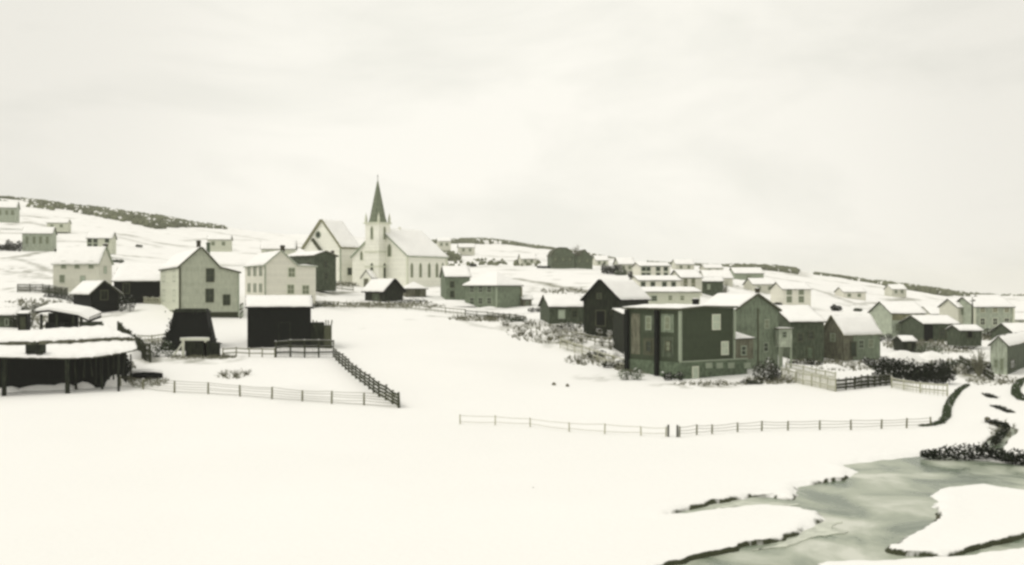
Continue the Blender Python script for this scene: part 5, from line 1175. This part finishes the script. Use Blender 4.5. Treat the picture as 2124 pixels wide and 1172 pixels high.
# ------------------------------------------------------------------ woods along the ridges: too many to count
def wood(name, label, line, n, hgt, spread, matn='farleaf', seed=1, gaps=.25):
    """line: (u, distance) points; small conifers and scrub scattered around it"""
    r_ = random.Random(seed); mb = MB(); k = 0
    xs = [l[0] for l in line]
    while k < n:
        u = r_.uniform(xs[0], xs[-1]); d = float(np.interp(u, xs, [l[1] for l in line])); sp = float(np.interp(u, xs, [l[2] if len(l) > 2 else 1 for l in line]))
        d += r_.uniform(-1, 1) * spread * sp; x = (u - UC) / F * d
        if float(fbm(np.array([x / 14]), np.array([d / 14]), seed)[0]) < -gaps: k += 1; continue
        z = gz(x, d); h = hgt * r_.uniform(.5, 1.15) * (.6 + .4 * sp); w = h * r_.uniform(.45, .8)
        m = 6; rings = []
        for zf, rf_ in ((-.1, .7), (.35, 1.0), (.75, .7)):
            rings += [(x + w * rf_ * r_.uniform(.6, 1.2) * math.cos(6.283 * i / m), d + w * rf_ * r_.uniform(.7, 1.1) * math.sin(6.283 * i / m), z + h * (zf + r_.uniform(-.12, .12))) for i in range(m)]
        mb.add(rings + [(x + r_.uniform(-.3, .3) * w, d, z + h)], [(q * m + i, q * m + (i + 1) % m, (q + 1) * m + (i + 1) % m, (q + 1) * m + i) for q in range(2) for i in range(m)] + [(2 * m + i, 2 * m + (i + 1) % m, 3 * m) for i in range(m)])
        if r_.random() < .10: mb.m[-m * 3:] = [1] * (m * 3)
        k += 1
    o = mb.build(name, [matn, 'snow']); tag(o, label, 'woodland', kind='stuff')
wood('ridge_wood', 'dark scrubby woodland along the left ridge', [(-420, 590, 1.2), (0, 606, .5), (60, 604, .8), (200, 590, 1), (330, 585, 1.5), (400, 600, .6), (470, 610, .3)], 7500, 1.9, 45, seed=3, gaps=.2)
wood('ridge_wood', 'pale far woodland on the low hill behind the church', [(890, 850, 1), (940, 860, 1.3), (1000, 870, 1.4), (1060, 880, 1), (1150, 890, .5), (1290, 890, .3)], 6500, 2.4, 85, seed=5, gaps=.25)
wood('ridge_wood', 'scrub behind the right end of the church nave', [(905, 470, .6), (925, 465, 1), (950, 470, .5)], 130, 3.6, 12, seed=6, gaps=.5)
wood('ridge_wood', 'woodland strip on the middle skyline above the pale grey shed', [(1290, 620, .2), (1400, 610, .3), (1500, 600, .5), (1560, 585, 1.2), (1655, 580, 1.3)], 2200, 1.6, 30, seed=7, gaps=.2)
wood('ridge_wood', 'thin dark woodland strip running down the right ridge', [(1690, 590, .3), (1800, 585, .5), (1850, 575, 1), (1900, 560, 1.5), (1960, 560, 1.6), (2010, 600, .5)], 3600, 1.9, 28, seed=8, gaps=.25)
wood('ridge_wood', 'low scrub on the far right horizon', [(1990, 800, .3), (2060, 850, .4), (2130, 900, .2)], 160, 2.5, 40, seed=9)
wood('ridge_wood', 'scattered scrub around the distant cottages behind the green houses', [(900, 400, 1), (1000, 420, 1), (1130, 400, 1)], 90, 1.3, 45, seed=10, gaps=.2)

# ------------------------------------------------------------------ dead weeds sticking out of the snow
def weeds():
    r_ = random.Random(5); mb = MB()
    zones = [(90, 655, 110, 30, 700), (70, 640, 80, 18, 300), (1180, 690, 130, 26, 520), (1340, 762, 70, 14, 500), (1240, 748, 70, 12, 250), (1600, 790, 60, 8, 250), (1760, 760, 80, 10, 200), (1940, 715, 90, 22, 450), (1990, 762, 80, 16, 450), (2060, 790, 60, 10, 150), (2050, 700, 80, 7, 500), (1900, 716, 70, 14, 350), (2090, 740, 30, 30, 120), (255, 770, 30, 24, 200),
             (800, 634, 150, 5, 450), (1010, 662, 80, 5, 300), (700, 590, 50, 5, 200), (300, 790, 50, 14, 200), (480, 779, 34, 8, 60), (420, 742, 70, 4, 150), (1480, 797, 80, 4, 120), (1690, 752, 60, 5, 150), (330, 712, 40, 6, 80), (2080, 890, 30, 20, 60), (1180, 605, 60, 5, 100), (250, 605, 80, 8, 200)]
    for u, v, ru, rv, n in zones:
        for _ in range(n):
            a = r_.uniform(0, 6.28); q = math.sqrt(r_.random()); uu, vv = u + ru * q * math.cos(a), v + rv * q * math.sin(a)
            p = hit(uu, vv); p.z = gz(p.x, p.y)
            hh = r_.uniform(.12, .5) * min(1.6, p.y / 130)
            for _b in range(5):
                e = Vector((r_.gauss(0, .16), r_.gauss(0, .16), hh * r_.uniform(.5, 1.1))); w = .035 * p.y / 120
                mb.add([p + Vector((-w, 0, -.05)), p + Vector((w, 0, -.05)), p + e], [(0, 1, 2)])
    tag(mb.build('dry_weeds', 'twig'), 'thin dry weeds and stalks poking through the snow around the yards', 'weeds', kind='stuff')
weeds()
# ------------------------------------------------------------------ hazy winter air
mb = MB(); mb.box(-16500, -400, -52, 23500, 5200, 66); hz = mb.build('haze', []) if False else None
me = bpy.data.meshes.new('haze'); me.from_pydata(mb.v, [], mb.f); hz = bpy.data.objects.new('haze', me); COL.objects.link(hz); tag(hz, kind='stuff')
hm = bpy.data.materials.new('haze_air'); hm.use_nodes = True; t = hm.node_tree; t.nodes.clear()
ho = t.nodes.new('ShaderNodeOutputMaterial'); pv = t.nodes.new('ShaderNodeVolumePrincipled'); pv.inputs['Color'].default_value = (.93, .92, .87, 1); pv.inputs['Density'].default_value = .00013; pv.inputs['Anisotropy'].default_value = .2
t.links.new(pv.outputs[0], ho.inputs['Volume']); me.materials.append(hm)
sc.cycles.volume_bounces = 1
